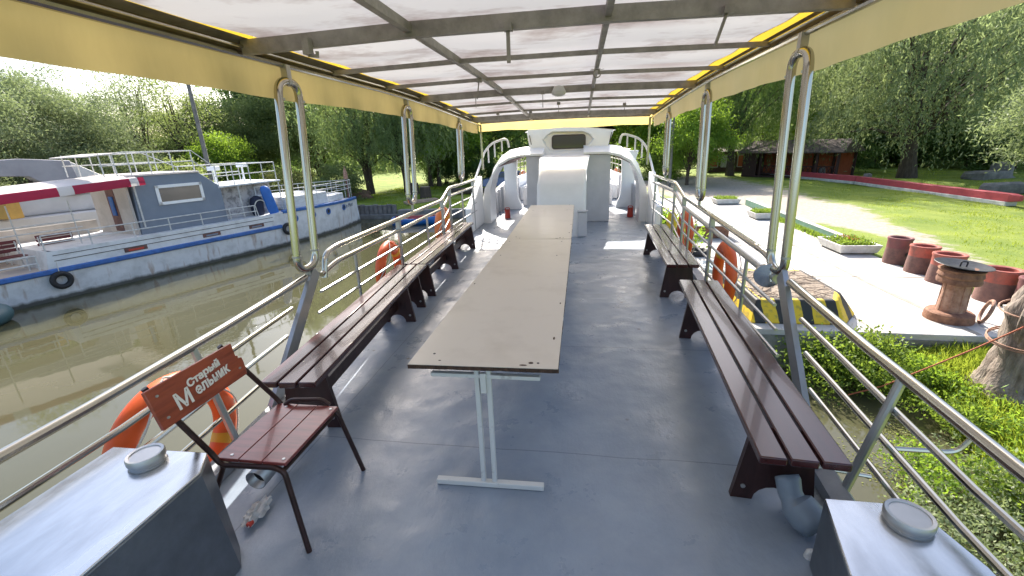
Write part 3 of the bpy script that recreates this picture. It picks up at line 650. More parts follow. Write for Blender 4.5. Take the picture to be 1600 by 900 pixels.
def duckweed():
    rng = np.random.default_rng(8); n = 7000
    y = rng.uniform(2.2, 7.4, n); xs = np.interp(y, [0, 3.4, 4.2, 5.5, 6.4, 7.0, 8.0], [3.2, 3.6, 3.9, 4.5, 4.6, 4.2, 3.5]); x = xs - np.abs(rng.normal(size=n))*0.75 + .15
    k = (np.sin(x*5+y*3)+np.sin(y*4.1-x*2) + rng.normal(size=n)*.6) > 0.25; x, y = x[k], y[k]; n = len(x)
    a = rng.uniform(0, 6.28, n); D = np.stack([np.cos(a), np.sin(a), np.zeros(n)], -1)
    me = leaf_mesh('duckweed', np.stack([x, y, np.full(n, WATER+0.006)], -1), D, np.tile([0, 0, 1.0], (n, 1)), rng.uniform(.012, .05, n), rng.uniform(.01, .03, n), rng.uniform(0, 1, n), REEDM)
    o = bpy.data.objects.new('duckweed', me); COL.objects.link(o); tag(o, 'duckweed and leaf litter floating along the bank', 'duckweed', kind='stuff')
duckweed()

# ------------------------------------------------------------------ OUR BOAT
C = -0.385                                               # centre line
def edge(y, side):                                       # deck edge
    h = interp(y, [-2, 1, 2.2, 4.2, 7, 10, 13, 16, 19, 20.5], [1.45, 1.58, 1.68, 1.84, 1.97, 2.0, 1.85, 1.45, 0.6, 0.02])
    return C + side*h
def railx(y, side): return C + side*interp(y, [-2, 1, 3.4, 6, 10.5], [1.78, 1.81, 1.83, 1.86, 1.87])
boat = thing('tour_boat', 'tour boat with blue-grey deck, white wheelhouse and beam-framed canopy in the foreground', 'boat')
ys = list(np.arange(-2, 20.6, 0.5))
dm = MB(); L_ = [(edge(y, -1), y, 0.0) for y in ys]; Rr = [(edge(y, 1), y, 0.0) for y in ys]; n = len(ys)
dm.add(L_+Rr, [(i, n+i, n+i+1, i+1) for i in range(n-1)]); dk = dm.build('deck', DECK, boat, smooth=0)
hm = MB()
rings = []
for y in ys:
    w = edge(y, 1)-C; k = 1-0.25*max(0, (y-12)/8.5)
    rings.append([(C-w-.012, y, -0.004), (C-w-0.05, y, -0.35), (C-w*k, y, -1.2), (C-w*k*.92, y, -2.7), (C+w*k*.92, y, -2.7), (C+w*k, y, -1.2), (C+w+0.05, y, -0.35), (C+w+.012, y, -0.004)])
hm.loft(rings, closed=False, caps=False); hm.build('hull', WHITEPAINT, boat, smooth=40)
GUNW = mat('gunwale_paint', (0.24, 0.27, 0.32), 0.45, vary=0.3, vscale=5)
# gunwale coaming: a steel strip standing along each deck edge
for sd in (-1, 1):
    g = MB(); rg = []
    for y in np.arange(-2, 9.6, 0.4):
        x = edge(y, sd); rg.append([(x, y, 0.002), (x-sd*.05, y, 0.002), (x-sd*.05, y, 0.07), (x+sd*.03, y, 0.10), (x+sd*.07, y, 0.05)])
    g.loft(rg); g.build('gunwale', GUNW, boat, smooth=20)

# railings
def rail_side(sd):
    rl = blank('railing', boat)
    X = lambda y: railx(y, sd)
    k = 1.0 if sd < 0 else 0.98
    def pl(ylist, zf): return [(X(y), y, zf(y)) for y in ylist]
    ysn = [-1.2, -0.3, 0.6, 1.4, 2.2, 3.12]
    tz = lambda y: interp(y, [-1.2, 1.0, 1.8, 3.2], [.665, .675, .695, .785])
    m = MB(); m.tube(pl(ysn, tz), 0.026, 12); m.build('top_rail', STEEL, rl)
    for dz, r_ in ((0.165, .017), (0.34, .017), (0.52, .015)):
        m = MB(); m.tube(pl([-1.2, .6, 1.5, 2.4, 3.0-dz*0.7], lambda y: tz(y)-dz-0.02*(y < 2)), r_, 10); m.build('mid_rail', STEEL, rl)
    # bent connector and forward rails
    if sd < 0: tz2 = lambda y: interp(y, [3.6, 5, 6.95, 7.45, 8.6, 9.6], [.925, .925, .92, 1.085, 1.075, 1.07])
    else: tz2 = lambda y: interp(y, [3.6, 5, 6.6, 7.3, 8.6, 9.6], [.875, .91, .955, 1.10, 1.08, 1.06])
    kn = 6.98 if sd < 0 else 6.6; kn2 = 7.45 if sd < 0 else 7.3
    ysf = [3.75, 5.2, kn, kn2, 8.6, 9.45]
    m = MB(); m.tube([(X(3.35), 3.38, .70), (X(3.45), 3.44, tz2(3.6)-.03), (X(3.62), 3.62, tz2(3.6))] + pl(ysf, tz2), 0.026, 12, bend=0.1)
    m.build('top_rail', STEEL, rl)
    m = MB(); m.tube([(X(3.3), 3.34, .74), (X(3.6), 3.62, tz2(3.6)-.135)] + pl(ysf, lambda y: tz2(y)-.135), 0.023 if sd < 0 else 0.027, 12, bend=0.08); m.build('mid_rail', STEEL if sd < 0 else STEEL_DULL, rl)
    for dz in (0.325, 0.49, 0.66):
        m = MB(); m.tube(pl([3.45-dz*.5, 5.2, kn, kn2, 8.6, 9.45], lambda y: tz2(y)-dz), 0.013, 8); m.build('mid_rail', STEEL_DULL, rl)
    # posts
    for y in ((0.1, 1.98) if sd < 0 else (0.3, 1.95)):
        m = MB(); m.tube([(edge(y, sd)+sd*0.03, y, 0.03), (X(y), y, tz(y))], 0.021, 10); m.build('post', STEEL_DULL, rl)
    for y, full in ((3.96, 0), (5.13, 1), (6.2, 0), (kn, 1), (kn2, 1), (8.3, 0), (9.2, 1)):
        m = MB(); zt = tz2(y) - (0.0 if full else 0.135)
        m.tube([(min(X(y), 99), y, 0.03), (X(y), y, zt)], 0.021 if full else 0.016, 10)
        if full: m.box((X(y), y, tz2(y)-.07), (.05, .06, .13))
        m.build('post', STEEL_DULL, rl)
    # canted flat brace at the first canopy post
    m = MB(); m.bar((edge(2.3, sd)+sd*.02, 2.3, 0.02), (X(3.2), 3.26, 0.80), 0.035, 0.10, up=(0, -1, 1)); m.build('brace', STEEL_DULL, rl)
    if sd > 0:
        m = MB(); m.lathe([(0.0, -.02), (.09, -.018), (.095, 0), (.09, .018), (0.0, .02)], (X(3.3)-.03, 3.42, .74), 20, Matrix.Rotation(R(90), 3, 'X') @ Matrix.Rotation(R(-20), 3, 'Y'), caps=False); m.build('round_plate', SHEET_STEEL, rl)
        m = MB(); m.tube([(X(2)+.02, 1.95, .33), (X(2)+.30, 1.95, .33), (X(2)+.36, 1.95, .45)], .012, 8, bend=.05); m.build('hook', STEEL, rl); m = MB(); m.tube([(X(2)-.2, 2.1, .08), (X(2)+.05, 2.05, .08)], .01, 8); m.build('hook', STEEL, rl)
    return X
XL = rail_side(-1); XR = rail_side(1)

# canopy
def pz(y): return 2.385 - (0.185*((y-5.5)/4.5)**1.25 if y > 5.5 else 0.0)
canopy = blank('canopy_frame', boat)
yc = [-1.5, 0.5, 2, 3.5, 5, 6, 7, 8, 9, 10.05]
for sd in (-1, 1):
    m = MB(); m.tube([(C+sd*1.84, y, pz(y)) for y in yc], 0.024, 10); m.build('edge_pipe', STEEL, canopy)
    m = MB(); m.tube([(C+sd*1.79, y, pz(y)+.035) for y in yc], 0.011, 8); m.build('edge_pipe', STEEL, canopy)
beam_y = [-0.6, 0.55, 1.72, 2.90, 4.0, 5.12, 6.26, 7.32, 8.4, 9.25, 9.65, 10.0]
for i, y in enumerate(beam_y):
    thick = i in (0, 3, 6, 9); hh = .085 if thick else .035
    m = MB(); seg = [(C-1.80, pz(y)+.03), (C-.65, pz(y)+.055), (C+.55, pz(y)+.055), (C+1.80, pz(y)+.03)]
    if i in (1, 2): continue
    for a, b in zip(seg[:-1], seg[1:]): m.bar((a[0], y, a[1]), (b[0], y, b[1]), .05 if thick else .035, hh)
    m.build('beam', FRAME, canopy)
for x in (-1.045, 0.145):
    m = MB()
    for a, b in zip(yc[:-1], yc[1:]): m.bar((x, a, pz(a)+.063), (x, b, pz(b)+.063), .045 if x < 0 else .035, .05)
    m.build('long_beam', FRAME, canopy)
# hangers under the beams
for x, y, L, tilt in ((-.43, 2.86, .17, .0), (.78, 2.86, .15, -.05), (-1.06, 4.9, .16, -.03), (-.5, 6.2, .16, 0), (-1.4, 6.2, .12, 0), (-.35, 7.4, .15, 0), (.7, 7.9, .17, 0), (-1.5, 8.4, .1, 0), (-.9, 8.4, .1, 0)):
    m = MB(); z = pz(y)+.02; m.bar((x, y, z), (x+tilt, y-.005, z-L-.02), .008 if y > 4 else .022, .012); m.box((x, y, z), (.05, .06, .04)); m.build('hanger_strap', FRAME, canopy)
m = MB(); m.tube([(-1.70, 2.85, 2.41), (-1.70, 2.85, 2.33), (-1.64, 2.84, 2.325), (-1.64, 2.84, 2.35)], .012, 8); m.box((-1.70, 2.84, 2.38), (.045, .05, .09)); m.build('hook', FRAME, canopy)
m = MB(); m.tube([(.145+.035*math.cos(a), 4.66, 2.37+.035*math.sin(a)) for a in np.linspace(0, 2*PI, 14)[:-1]], .006, 6, closed=True)
for a in range(5): m.tube([(.14, 4.66, 2.40), (.14+.07*math.cos(a*1.3), 4.66+.05*math.sin(a*1.3), 2.405)], .003, 4)
m.build('wire_loop', FRAME, canopy)
m = MB(); m.lathe([(.02, .10), (.055, .09), (.085, .03), (.08, 0), (.04, -.02), (0.001, -.025)], (-.27, 5.75, 2.31), 20, caps=False); lp = m.build('lamp', LAMPSHADE, canopy)

def smooth_sheet(x0, x1, nx, y0, y1, ny, zf):
    m = MB(); xs = np.linspace(x0, x1, nx); yy = np.linspace(y0, y1, ny)
    vs = [(x, y, zf(x, y)) for y in yy for x in xs]
    m.add(vs, [(j*nx+i, j*nx+i+1, (j+1)*nx+i+1, (j+1)*nx+i) for j in range(ny-1) for i in range(nx-1)]); return m
def nearest_beam(y): return min(abs(y-b) for i, b in enumerate(beam_y) if i not in (1, 2))
def roofz(x, y):
    u = (x-C)/1.8; sag = min(nearest_beam(y), .5)/.5
    return pz(y) + .085 + .022*(1-u*u) - .028*sag*abs(math.sin(1.5*PI*(u+1)*.5*2)) - .015*sag
sheet = smooth_sheet(C-1.70, C+1.70, 60, -1.6, 10.05, 150, roofz).build('canopy_sheet', TARP, boat, smooth=180)
for sd in (-1, 1):
    hem_a = MB(); hem_b = MB(); rg = []; rg2 = []
    for y in np.linspace(-1.6, 10.05, 90):
        wv = .012*math.sin(y*3.1)+.008*math.sin(y*7.3+sd); dz = .235 + (.0 if y < 9 else -.03) + .008*math.sin(y*2.3)
        a = pz(y)
        ha, hb = (1.70, 1.745) if sd < 0 else (1.69, 1.80)
        rg.append([(C+sd*ha, y, roofz(C+sd*ha, y)), (C+sd*hb, y, a+.078)]); rg2.append([(C+sd*hb, y, a+.078), (C+sd*1.84, y, a+.06), (C+sd*1.875, y, a+.01)])
    hem_a.loft(rg, closed=False, caps=False); hem_a.build('canopy_hem', YELLOWSTRIP, boat, smooth=180, fix=False)
    hem_b.loft(rg2, closed=False, caps=False); hem_b.build('canopy_webbing', HEMGREY, boat, smooth=180, fix=False)
    m = MB(); rg = []
    for y in np.linspace(-1.6, 10.05, 150):
        wv = .010*math.sin(y*4.1)+.006*math.sin(y*11.3+sd); a = pz(y); dz = .235 - max(0, y-6)*.012 + .006*math.sin(y*2.3)
        rg.append([(C+sd*1.875, y, a+.01), (C+sd*(1.885+wv*.4), y, a-.07), (C+sd*(1.89+wv), y, a-.15), (C+sd*(1.89+wv*1.6), y, a-dz)])
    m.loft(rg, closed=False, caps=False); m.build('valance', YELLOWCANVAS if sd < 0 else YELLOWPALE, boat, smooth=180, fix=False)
m = MB(); rg = []
for x in np.linspace(C-1.86, C+1.86, 70):
    u = (x-C)/1.86; sc = abs(math.sin(u*PI*1.5)); a = pz(10.05)
    rg.append([(x, 10.05, a+.09), (x, 10.09, a+.05), (x, 10.09+.01*math.sin(x*9), a-.03-.02*sc), (x, 10.09+.014*math.sin(x*9), a-.12-.02*sc)])
m.loft(rg, closed=False, caps=False); m.build('front_valance', YELLOWFRONT, boat, smooth=180, fix=False)
# canopy posts: each a closed loop of two bent tubes
for sd in (-1, 1):
    ylist = ((3.35, 3.17, .845), (5.84, 5.68, 1.06), (8.45, 8.34, 1.18)) if sd < 0 else ((3.50, 3.36, .80), (5.90, 5.78, 1.03), (8.3, 8.22, 1.17))
    for k, (y, yb, zb) in enumerate(ylist):
        w = .125; zt = 2.27 if k < 2 else 2.17; x = railx(y, sd)
        m = MB(); P = [(x, y, zt), (x, y-w, zt), (x, yb-w, zb), (x, yb+w, zb), (x, y+w, zt), (x, y, zt)]
        m.tube(P, .031, 16, bend=.115, k=10, caps=False)
        o = m.build('canopy_post', STEEL, boat)
        m = MB(); m.bar((x, y, zt-.02), (x-sd*.0, y, pz(y)), .05, .05, up=(0, 1, 0)); m.build('post_bracket', STEEL_DULL, o)
        m = MB(); m.tube([(x, y-.02, zt), (x, y+.02, zt)], .034, 12)
        m.build('weld_collar', STEEL_DULL, o)
        m = MB(); m.tube([(x, yb, zb-.01), (x, yb, zb-.10)], .018, 8); m.build('post_stub', STEEL_DULL, o)
        for q_ in (-1, 1):
            m = MB(); m.tube([(x, y+q_*w, zt-.125), (x, y+q_*w, zt-.14)], .0335, 12); m.build('weld_collar', STEEL_DULL, o)
            m = MB(); ya = yb + (y-yb)*.12/(zt-zb) + q_*w; m.tube([(x, ya, zb+.13), (x, ya, zb+.115)], .0335, 12); m.build('weld_collar', STEEL_DULL, o)
    m = MB(); m.tube([(C+sd*1.80, 10.0, 1.25), (C+sd*1.80, 10.0, pz(10.0))], .025, 12); m.build('canopy_post', STEEL, boat)

# wheelhouse, casing and arches
def ring_rr(x0, x1, y0, y1, z, r, n=6):
    out = []
    for cx, cy, a0 in ((x1-r, y1-r, 0), (x0+r, y1-r, 90), (x0+r, y0+r, 180), (x1-r, y0+r, 270)):
        for k in range(n): a = R(a0+90*k/(n-1)); out.append((cx+r*math.cos(a), cy+r*math.sin(a), z))
    return out
XC0, XC1 = -.84, .12
m = MB()
m.loft([ring_rr(XC0, XC1, 8.50, 10.9, 0.0, .10), ring_rr(XC0-.0, XC1, 8.49, 10.9, .5, .10), ring_rr(XC0+.015, XC1-.0, 8.5, 10.9, 1.0, .10), ring_rr(XC0+.03, XC1-.01, 8.62, 10.9, 1.13, .12),
        ring_rr(XC0-.0, XC1+.02, 9.05, 10.9, 1.27, .14), ring_rr(XC0-.05, XC1+.06, 9.7, 10.95, 1.42, .14), ring_rr(XC0-.08, XC1+.1, 10.2, 11, 1.50, .14)])
m.build('engine_casing', WHITEPAINT, boat, smooth=50)
m = MB(); m.box((.05, 8.47, .50), (.20, .10, .03)); m.box((.05, 8.47, .25), (.17, .08, .46)); m.build('casing_step', GREYPAINT, boat, bevel=.01)
# bulkhead panels beside the casing
for x0, x1 in ((-1.22, XC0-.02), (XC1+.02, .66)):
    m = MB(); m.span((x0, 10.22, 0), (x1, 10.32, 1.52)); m.build('bulkhead_panel', GREYPAINT, boat, bevel=.01)
    m = MB(); m.span((x0 if x0 < -1 else x1-.10, 10.33, 0), (x0+.10 if x0 < -1 else x1, 12.6, 1.52)); m.build('side_wall', GREYPAINT, boat, bevel=.01)
# arched shelter each side
def arch(sd):
    ip = [(1.70, 0.0), (1.705, .35), (1.68, .8), (1.60, 1.08), (1.46, 1.30), (1.22, 1.43), (.95, 1.495), (.45, 1.50)]
    op = [(.45, 1.70), (1.0, 1.69), (1.30, 1.64), (1.52, 1.50), (1.72, 1.24), (1.86, .85), (2.0, .40), (2.02, 0.0)]
    prof = [(C+sd*a, z) for a, z in ip+op]
    m = MB(); n = len(ip)
    y0, y1 = 10.0, 12.9
    # front lip plus long shell
    A = [C+sd*a for a, _ in ip]; 
    rings = []
    for y, s_ in ((10.15, .22), (10.22, .3), (10.9, 1.0)):
        rings.append([(C+sd*a, y, z) for a, z in ip] + [(C+sd*(ai+(a-ai)*(s_ if z > .9 else max(s_, .75))), y, zi+(z-zi)*s_) for (a, z), (ai, zi) in zip(op, ip[::-1])])
    # shell only above the bulwark: openings at the sides are left by stopping the legs at the front lip
    m.loft(rings); m.build('arch', WHITEPAINT, boat, smooth=45)
    m = MB(); seg = [(a, z) for a, z in ip if z > 1.25] + [(a, z) for a, z in op if z > 1.25]
    m.loft([[(C+sd*a, y, z-.004) for a, z in seg] for y in (10.901, 13.2)]); m.build('shelter_roof', WHITEPAINT, boat, smooth=45)
    m = MB(); seg2 = [(a, z-.012) for a, z in ip if z > 1.25] + [(a, z-.006) for a, z in reversed(ip) if z > 1.25]
    m.loft([[(C+sd*a, y, z) for a, z in seg2] for y in (10.2, 13.15)]); m.build('soffit', UNDERWOOD, boat, smooth=45)
    # fairing between the rail and the arch
    m = MB(); m.prism([(8.95, 0.0), (8.95, .50), (9.5, .72), (10.14, 1.10), (10.14, 0.0)], lambda y, z, x: (x, y, z), C+sd*1.86, C+sd*2.0)
    m.build('fairing', WHITEPAINT, boat, bevel=.02)
    # small handrail over the arch
    m = MB(); top = [(C+sd*1.87, 9.45, 1.06), (C+sd*1.86, 9.9, 1.30), (C+sd*1.78, 10.15, 1.62), (C+sd*1.62, 10.2, 1.80), (C+sd*1.25, 10.22, 1.91), (C+sd*1.22, 10.22, 1.70)]
    m.tube(top, .024, 10, bend=.12)
    for f, zb in ((1.70, 1.38), (1.55, 1.50), (1.38, 1.62)): m.tube([(C+sd*f, 10.21, zb), (C+sd*f, 10.21, interp(f, [1.25, 1.62, 1.78], [1.9, 1.8, 1.62]))], .017, 8)
    m.build('arch_handrail', WHITEPAINT, boat)
    # pillar amidships with widened foot
    px = C+sd*1.55 if sd < 0 else C+sd*1.66
    m = MB(); rg = []
    for z, w in ((0, .30), (.15, .27), (.3, .2), (.55, .175), (1.0, .17), (1.32, .19), (1.5, .24)):
        rg.append([(px-w, 12.4, z), (px+w, 12.4, z), (px+w, 12.6, z), (px-w, 12.6, z)])
    m.loft(rg); m.build('pillar', WHITEPAINT, boat, smooth=30, bevel=.01)
    # side bulwark beyond the arch, vertical ribs on its inside
    m = MB(); rg = []
    for y in np.linspace(10.35, 19.8, 30):
        x = edge(y, sd); zt = interp(y, [10.3, 11.5, 13, 20], [.42, .55, .72, .95]); rg.append([(x-sd*.02, y, 0), (x-sd*.06, y, 0), (x-sd*.06, y, zt), (x+sd*.02, y, zt), (x+sd*.04, y, zt-.05)])
    m.loft(rg); m.build('bulwark', WHITEPAINT, boat, smooth=30)
    for y in np.arange(10.6, 14.5, .36):
        m = MB(); x = edge(y, sd); zt = interp(y, [10.3, 11.5, 13, 20], [.42, .55, .72, .95]); m.box((x-sd*.09, y, zt/2), (.07, .05, zt)); m.build('bulwark_rib', GREYPAINT, boat, bevel=.006)
    # rounded grey lockers and companion steps before the raised bow
    m = MB(); yb = 13.6; xw = C+sd*1.15
    prof = [(-.16, 0), (-.16, .42), (-.1, .52), (0, .56), (.1, .52), (.16, .42), (.16, 0)]
    m.prism(prof, lambda a, z, y: (xw+a, y, z), 13.2, 13.35); m.build('grey_locker', GREYPAINT, boat, bevel=.01)
    for k in range(3):
        m = MB(); x0, x1 = sorted((C+sd*.62, C+sd*.99)); m.span((x0, 13.6+.3*k, 0.004), (x1, 13.9+.3*k, .17*(k+1))); st = m.build('bow_step', GREYPAINT, boat)
        m = MB(); m.span((x0, 13.585+.3*k, .17*(k+1)-.05), (x1, 13.62+.3*k, .17*(k+1)+.006)); m.build('step_edge', REDPAINT, st)
for sd in (-1, 1): arch(sd)
# raised bow deck
m = MB(); rg = []
for y in np.linspace(14.5, 19.9, 16):
    w = edge(y, 1)-C-.08; z = interp(y, [14.5, 16, 20], [.52, .62, .9]); rg.append([(C-w, y, 0.01), (C-w, y, z-.1), (C-w*.7, y, z), (C, y, z+.06), (C+w*.7, y, z), (C+w, y, z-.1), (C+w, y, 0.01)])
m.loft(rg); m.build('bow_deck', WHITEPAINT, boat, smooth=50)
for sd in (-1, 1):
    m = MB()
    for zz, r_ in ((1.75, .024), (1.6, .014), (1.42, .014), (1.25, .014)):
        m.tube([(edge(y, sd), y, zz-.25+.02*(y-13)) for y in np.linspace(13.4, 19.4, 9)], r_, 8)
    for y in np.arange(13.4, 19.5, .5): m.tube([(edge(y, sd), y, .6), (edge(y, sd), y, 1.5+.02*(y-13))], .016, 8)
    m.build('bow_railing', STEEL, boat)
# wheelhouse shell with recessed window
wh = blank('wheelhouse', boat)
YW = 10.85
def whx(u): return u
outer = [(-1.02, 1.47), (.31, 1.47), (.62, 1.66), (.74, 1.98), (.70, 2.08), (.60, 2.115), (-1.10, 2.135), (-1.20, 2.10), (-1.26, 2.0), (-1.20, 1.70)]
hole = [(-.72, 1.57), (.02, 1.56), (.22, 1.72), (.30, 1.82), (.22, 1.93), (.06, 2.0), (-.67, 2.02), (-.80, 1.95), (-.90, 1.84), (-.84, 1.72)]
order = lambda P: P
nO = len(outer)
m = MB(); fr = [(x, YW + (2.1-z)*-.25, z) for x, z in outer]; ih = [(x, YW + (2.1-z)*-.25-.004, z) for x, z in hole]; rc = [((x+.3)*.93-.3, YW+.10+(2.1-z)*-.2, (z-1.8)*.9+1.8) for x, z in hole]; bk = [((x+.27)*1.0-.27, YW+1.9, z*1.0) for x, z in outer]
m.loft([bk, fr, ih, rc], closed=True, caps=True); shell = m.build('cabin_shell', WHITEPAINT, wh, smooth=35)
m = MB(); rg = []
for yy in (YW-.03, YW+1.95):
    rg.append([(-1.30, yy, 2.02), (-1.16, yy, 2.13), (-.27, yy, 2.19), (.64, yy, 2.11), (.80, yy, 2.00), (.70, yy, 2.09), (-.27, yy, 2.15), (-1.16, yy, 2.10)])
m.loft(rg); m.build('roof', WHITEPAINT, wh, smooth=40)
def rrect(x0, x1, z0, z1, r, n=6):
    out = []
    for cx, cz, a0 in ((x1-r, z1-r, 0), (x0+r, z1-r, 90), (x0+r, z0+r, 180), (x1-r, z0+r, 270)):
        for k in range(n): a = R(a0+90*k/(n-1)); out.append((cx+r*math.cos(a), cz+r*math.sin(a)))
    return out
gp = rrect(-.665, .10, 1.63, 1.925, .06)
wnd = blank('window', wh)
m = MB(); m.prism(gp, lambda x, z, y: (x, y, z), YW+.0, YW+.03); m.build('window_pane', GLASS_DARK, wnd)
m = MB(); m.tube([(x, YW-.005, z) for x, z in gp], .014, 8, closed=True); m.build('window_gasket', GASKET, wnd)
for x, s in ((-1.16, 1), (.66, -1)):
    m = MB(); m.prism([(1.66, -.02), (1.95, -.02), (1.95, .06), (1.70, .06)], lambda z, a, y: (x + s*0 + a*s*-.2 + (z-1.8)*(-.20 if s > 0 else .20), y, z), YW-.09, YW+.5); m.build('side_pane', GLASS_DARK, wnd)
for x in (-.80, .16):
    m = MB(); m.box((x, YW-.30, 1.475), (.10, .08, .03)); m.build('deck_light', STEEL_DULL, wh, bevel=.005)
# fire bucket like red canisters at the foot of the bulwarks
for x, lb in ((-1.80, 'red canister on the deck inside the left arch'), (1.20, 'red canister on the deck inside the right arch')):
    t = thing('red_canister', lb, 'canister', (x, 10.85, 0))
    m = MB(); m.lathe([(.0, 0), (.07, 0), (.075, .02), (.065, .14), (.05, .2), (.05, .22)], n=16, caps=False); m.build('body', REDPAINT, t)
    m = MB(); m.tube([(-.055, 0, .15), (-.055, 0, .26), (.055, 0, .26), (.055, 0, .15)], .01, 6, bend=.03); m.build('handle', REDPAINT, t)

# ------------------------------------------------------------------ things on our deck
def bench(p0, p1, w0, w1, label, legs, sd, group='dark slatted deck benches', z=.45):
    """p0/p1: inner corner near and far; planks run along; w: width outward (sd)"""
    p0 = Vector((*p0, 0)); p1 = Vector((*p1, 0)); d = (p1-p0); L = d.length; ang = math.atan2(-d.x, d.y)
    t = thing('slatted_bench', label, 'bench', tuple(p0), ang, group)
    n = 3; gap = .014; w = (w0+w1)/2; pw = (w-gap*(n-1))/n
    for k in range(n):
        m = MB(); x = sd*(pw/2 + k*(pw+gap)); m.box((x, L/2+random.uniform(-.006, .006), z-.02), (pw, L, .038)); m.build('plank', WOOD, t, bevel=.006)
    for y in legs:
        m = MB(); arc = [(.09*math.cos(a), .085*math.sin(a)) for a in np.linspace(0, PI, 9)]
        c = sd*w/2; prof = [(-.19, 0)] + [(-a, b) for a, b in arc] + [(.19, 0), (.135, z-.045), (-.135, z-.045)]
        m.prism([(c+a, b+.002) for a, b in prof], lambda x, zz, y_: (x, y+y_, zz), -.017, .017); lg = m.build('leg_panel', WOOD_DARK, t)
        m = MB(); m.lathe([(.0, 0), (.012, 0), (.012, .006), (0, .006)], (c+.14*(-sd), y-.018, .08), 8, Matrix.Rotation(R(90), 3, 'X'), caps=False); m.build('screw', STEEL_DULL, lg)
    m = MB(); m.box((sd*w/2, L/2, .19), (.03, legs[-1]-legs[0]-.04, .09)); m.build('stretcher', WOOD_DARK, t)
    return t
bench((-1.545, 2.08), (-1.79, 4.77), .37, .33, 'long dark bench along the water-side rail, nearest to the red-backed chair', (.20, 2.02, 2.45), -1)
bench((-1.80, 4.79), (-1.90, 7.66), .31, .26, 'dark bench along the water-side rail, the farther one, reaching to the white fairing', (.12, 1.35, 2.7), -1)
bench((.775, 1.68), (.965, 4.25), .345, .36, 'long dark bench along the quay-side rail, the nearer one', (.26, 2.2), 1)
bench((.945, 4.80), (1.045, 7.30), .34, .34, 'dark bench along the quay-side rail, the farther one near the arch', (.2, 2.25), 1)
def table(y0, y1, x0a, x1a, x0b, x1b, label, legs):
    t = thing('folding_table', label, 'table', ((x0a+x1a)/2, y0, 0), group=None); ox, oy = (x0a+x1a)/2, y0
    top = [(x0a-ox, 0), (x1a-ox, .012), (x1b-ox, y1-oy), (x0b-ox, y1-oy+.01)]
    m = MB(); m.prism(top, lambda x, y, z: (x, y, z), .7425, .7455); m.build('table_top', TABLETOP, t)
    # ragged chipboard edge: outline broken by small chips
    rng = random.Random(3); P = []
    for (a, b) in zip(top, top[1:]+top[:1]):
        L = math.dist(a, b); k = int(L/.035)
        nx, ny = (b[1]-a[1])/L, -(b[0]-a[0])/L
        for i in range(k):
            f = i/k; off = (-.001 - rng.random()*.004 - (.008 if rng.random() < .05 else 0)) if 0 < i else .0; P.append((a[0]+(b[0]-a[0])*f+nx*(off+.004), a[1]+(b[1]-a[1])*f+ny*(off+.004)))
    m = MB(); m.prism(P, lambda x, y, z: (x, y, z), .722, .7424); m.build('board_edge', CHIPBOARD, t, smooth=0)
    for ly in legs:
        fr = blank('leg_frame', t); fr.location = (0, 0, 0)
        m = MB(); m.bar((-.295, ly-.01, .018), (.29, ly+.0, .018), .035, .03); m.build('foot', TABLELEG, fr, bevel=.004)
        m = MB(); m.bar((-.035, ly, .03), (-.035, ly, .72), .024, .024, up=(0, 1, 0)); m.build('leg', TABLELEG, fr, bevel=.003)
        m = MB(); m.bar((.025, ly, .03), (.025, ly, .72), .024, .024, up=(0, 1, 0)); m.build('leg', TABLELEG, fr, bevel=.003)
        m = MB(); m.bar((-.27, ly+.0, .672), (.28, ly+.0, .672), .03, .02); m.box((.0, ly-.02, .64), (.03, .015, .11)); m.build('cross_bar', TABLELEG, fr, bevel=.003)
    for x, y in ((.27, .06), (-.27, .12), (-.29, 2.2), (.25, 2.2), (-.3, 2.83), (.27, 2.82)):
        m = MB(); m.lathe([(.0, .0), (.007, 0), (.006, .002), (0, .002)], (x, y, .7455), 8, caps=False); m.build('screw', GASKET, t)
    for x, y, a, b in ((.20, .035, .02, .007), (.235, .06, .013, .011), (-.22, .05, .008, .004), (.33, .35, .006, .02), (.34, .9, .005, .014), (-.335, 1.3, .005, .016)):
        m = MB(); m.lathe([(0, .0), (a, 0), (a*.8, .0015), (0, .0015)], (x, y, .7455), 7, Matrix.Diagonal((1, b/a, 1)), caps=False); m.build('edge_chip', CHIPBOARD, t, smooth=0)
    return t
table(1.815, 4.755, -.828, -.092, -.812, -.088, 'long beige table with chipped dark edge, the nearer of the two', (.05, 2.6))
table(4.765, 7.58, -.812, -.090, -.842, -.098, 'farther beige table, joined end to end before the white casing', (.3, 2.6))

# chair with lettered back
ch = thing('chair', 'brown tube-frame chair with red-brown slatted seat and lettered backrest', 'chair', (-1.45, 1.64, 0))
def cp(x, y, z): return (x+1.45, y-1.64, z)
for y, yf, ys_ in ((1.41, 1.365, -1), (1.86, 1.90, 1)):
    m = MB()
    m.tube([cp(-1.215, yf, .0), cp(-1.285, y, .405), cp(-1.33, y, .425), cp(-1.60, y, .415), cp(-1.63, y, .47), cp(-1.73, y-.03*ys_-.14, .87)], .0125, 10, bend=.05)
    m.build('side_frame', CHAIRTUBE, ch)
    m = MB(); m.tube([cp(-1.60, y-.02*ys_, .41), cp(-1.78, yf, .0)], .012, 10); m.build('rear_leg', CHAIRTUBE, ch)
m = MB(); m.tube([cp(-1.58, 1.85, .445), cp(-1.55, 1.855, .475), cp(-1.37, 1.875, .475), cp(-1.33, 1.87, .445)], .0115, 10, bend=.03); m.build('carry_handle', CHAIRTUBE, ch)
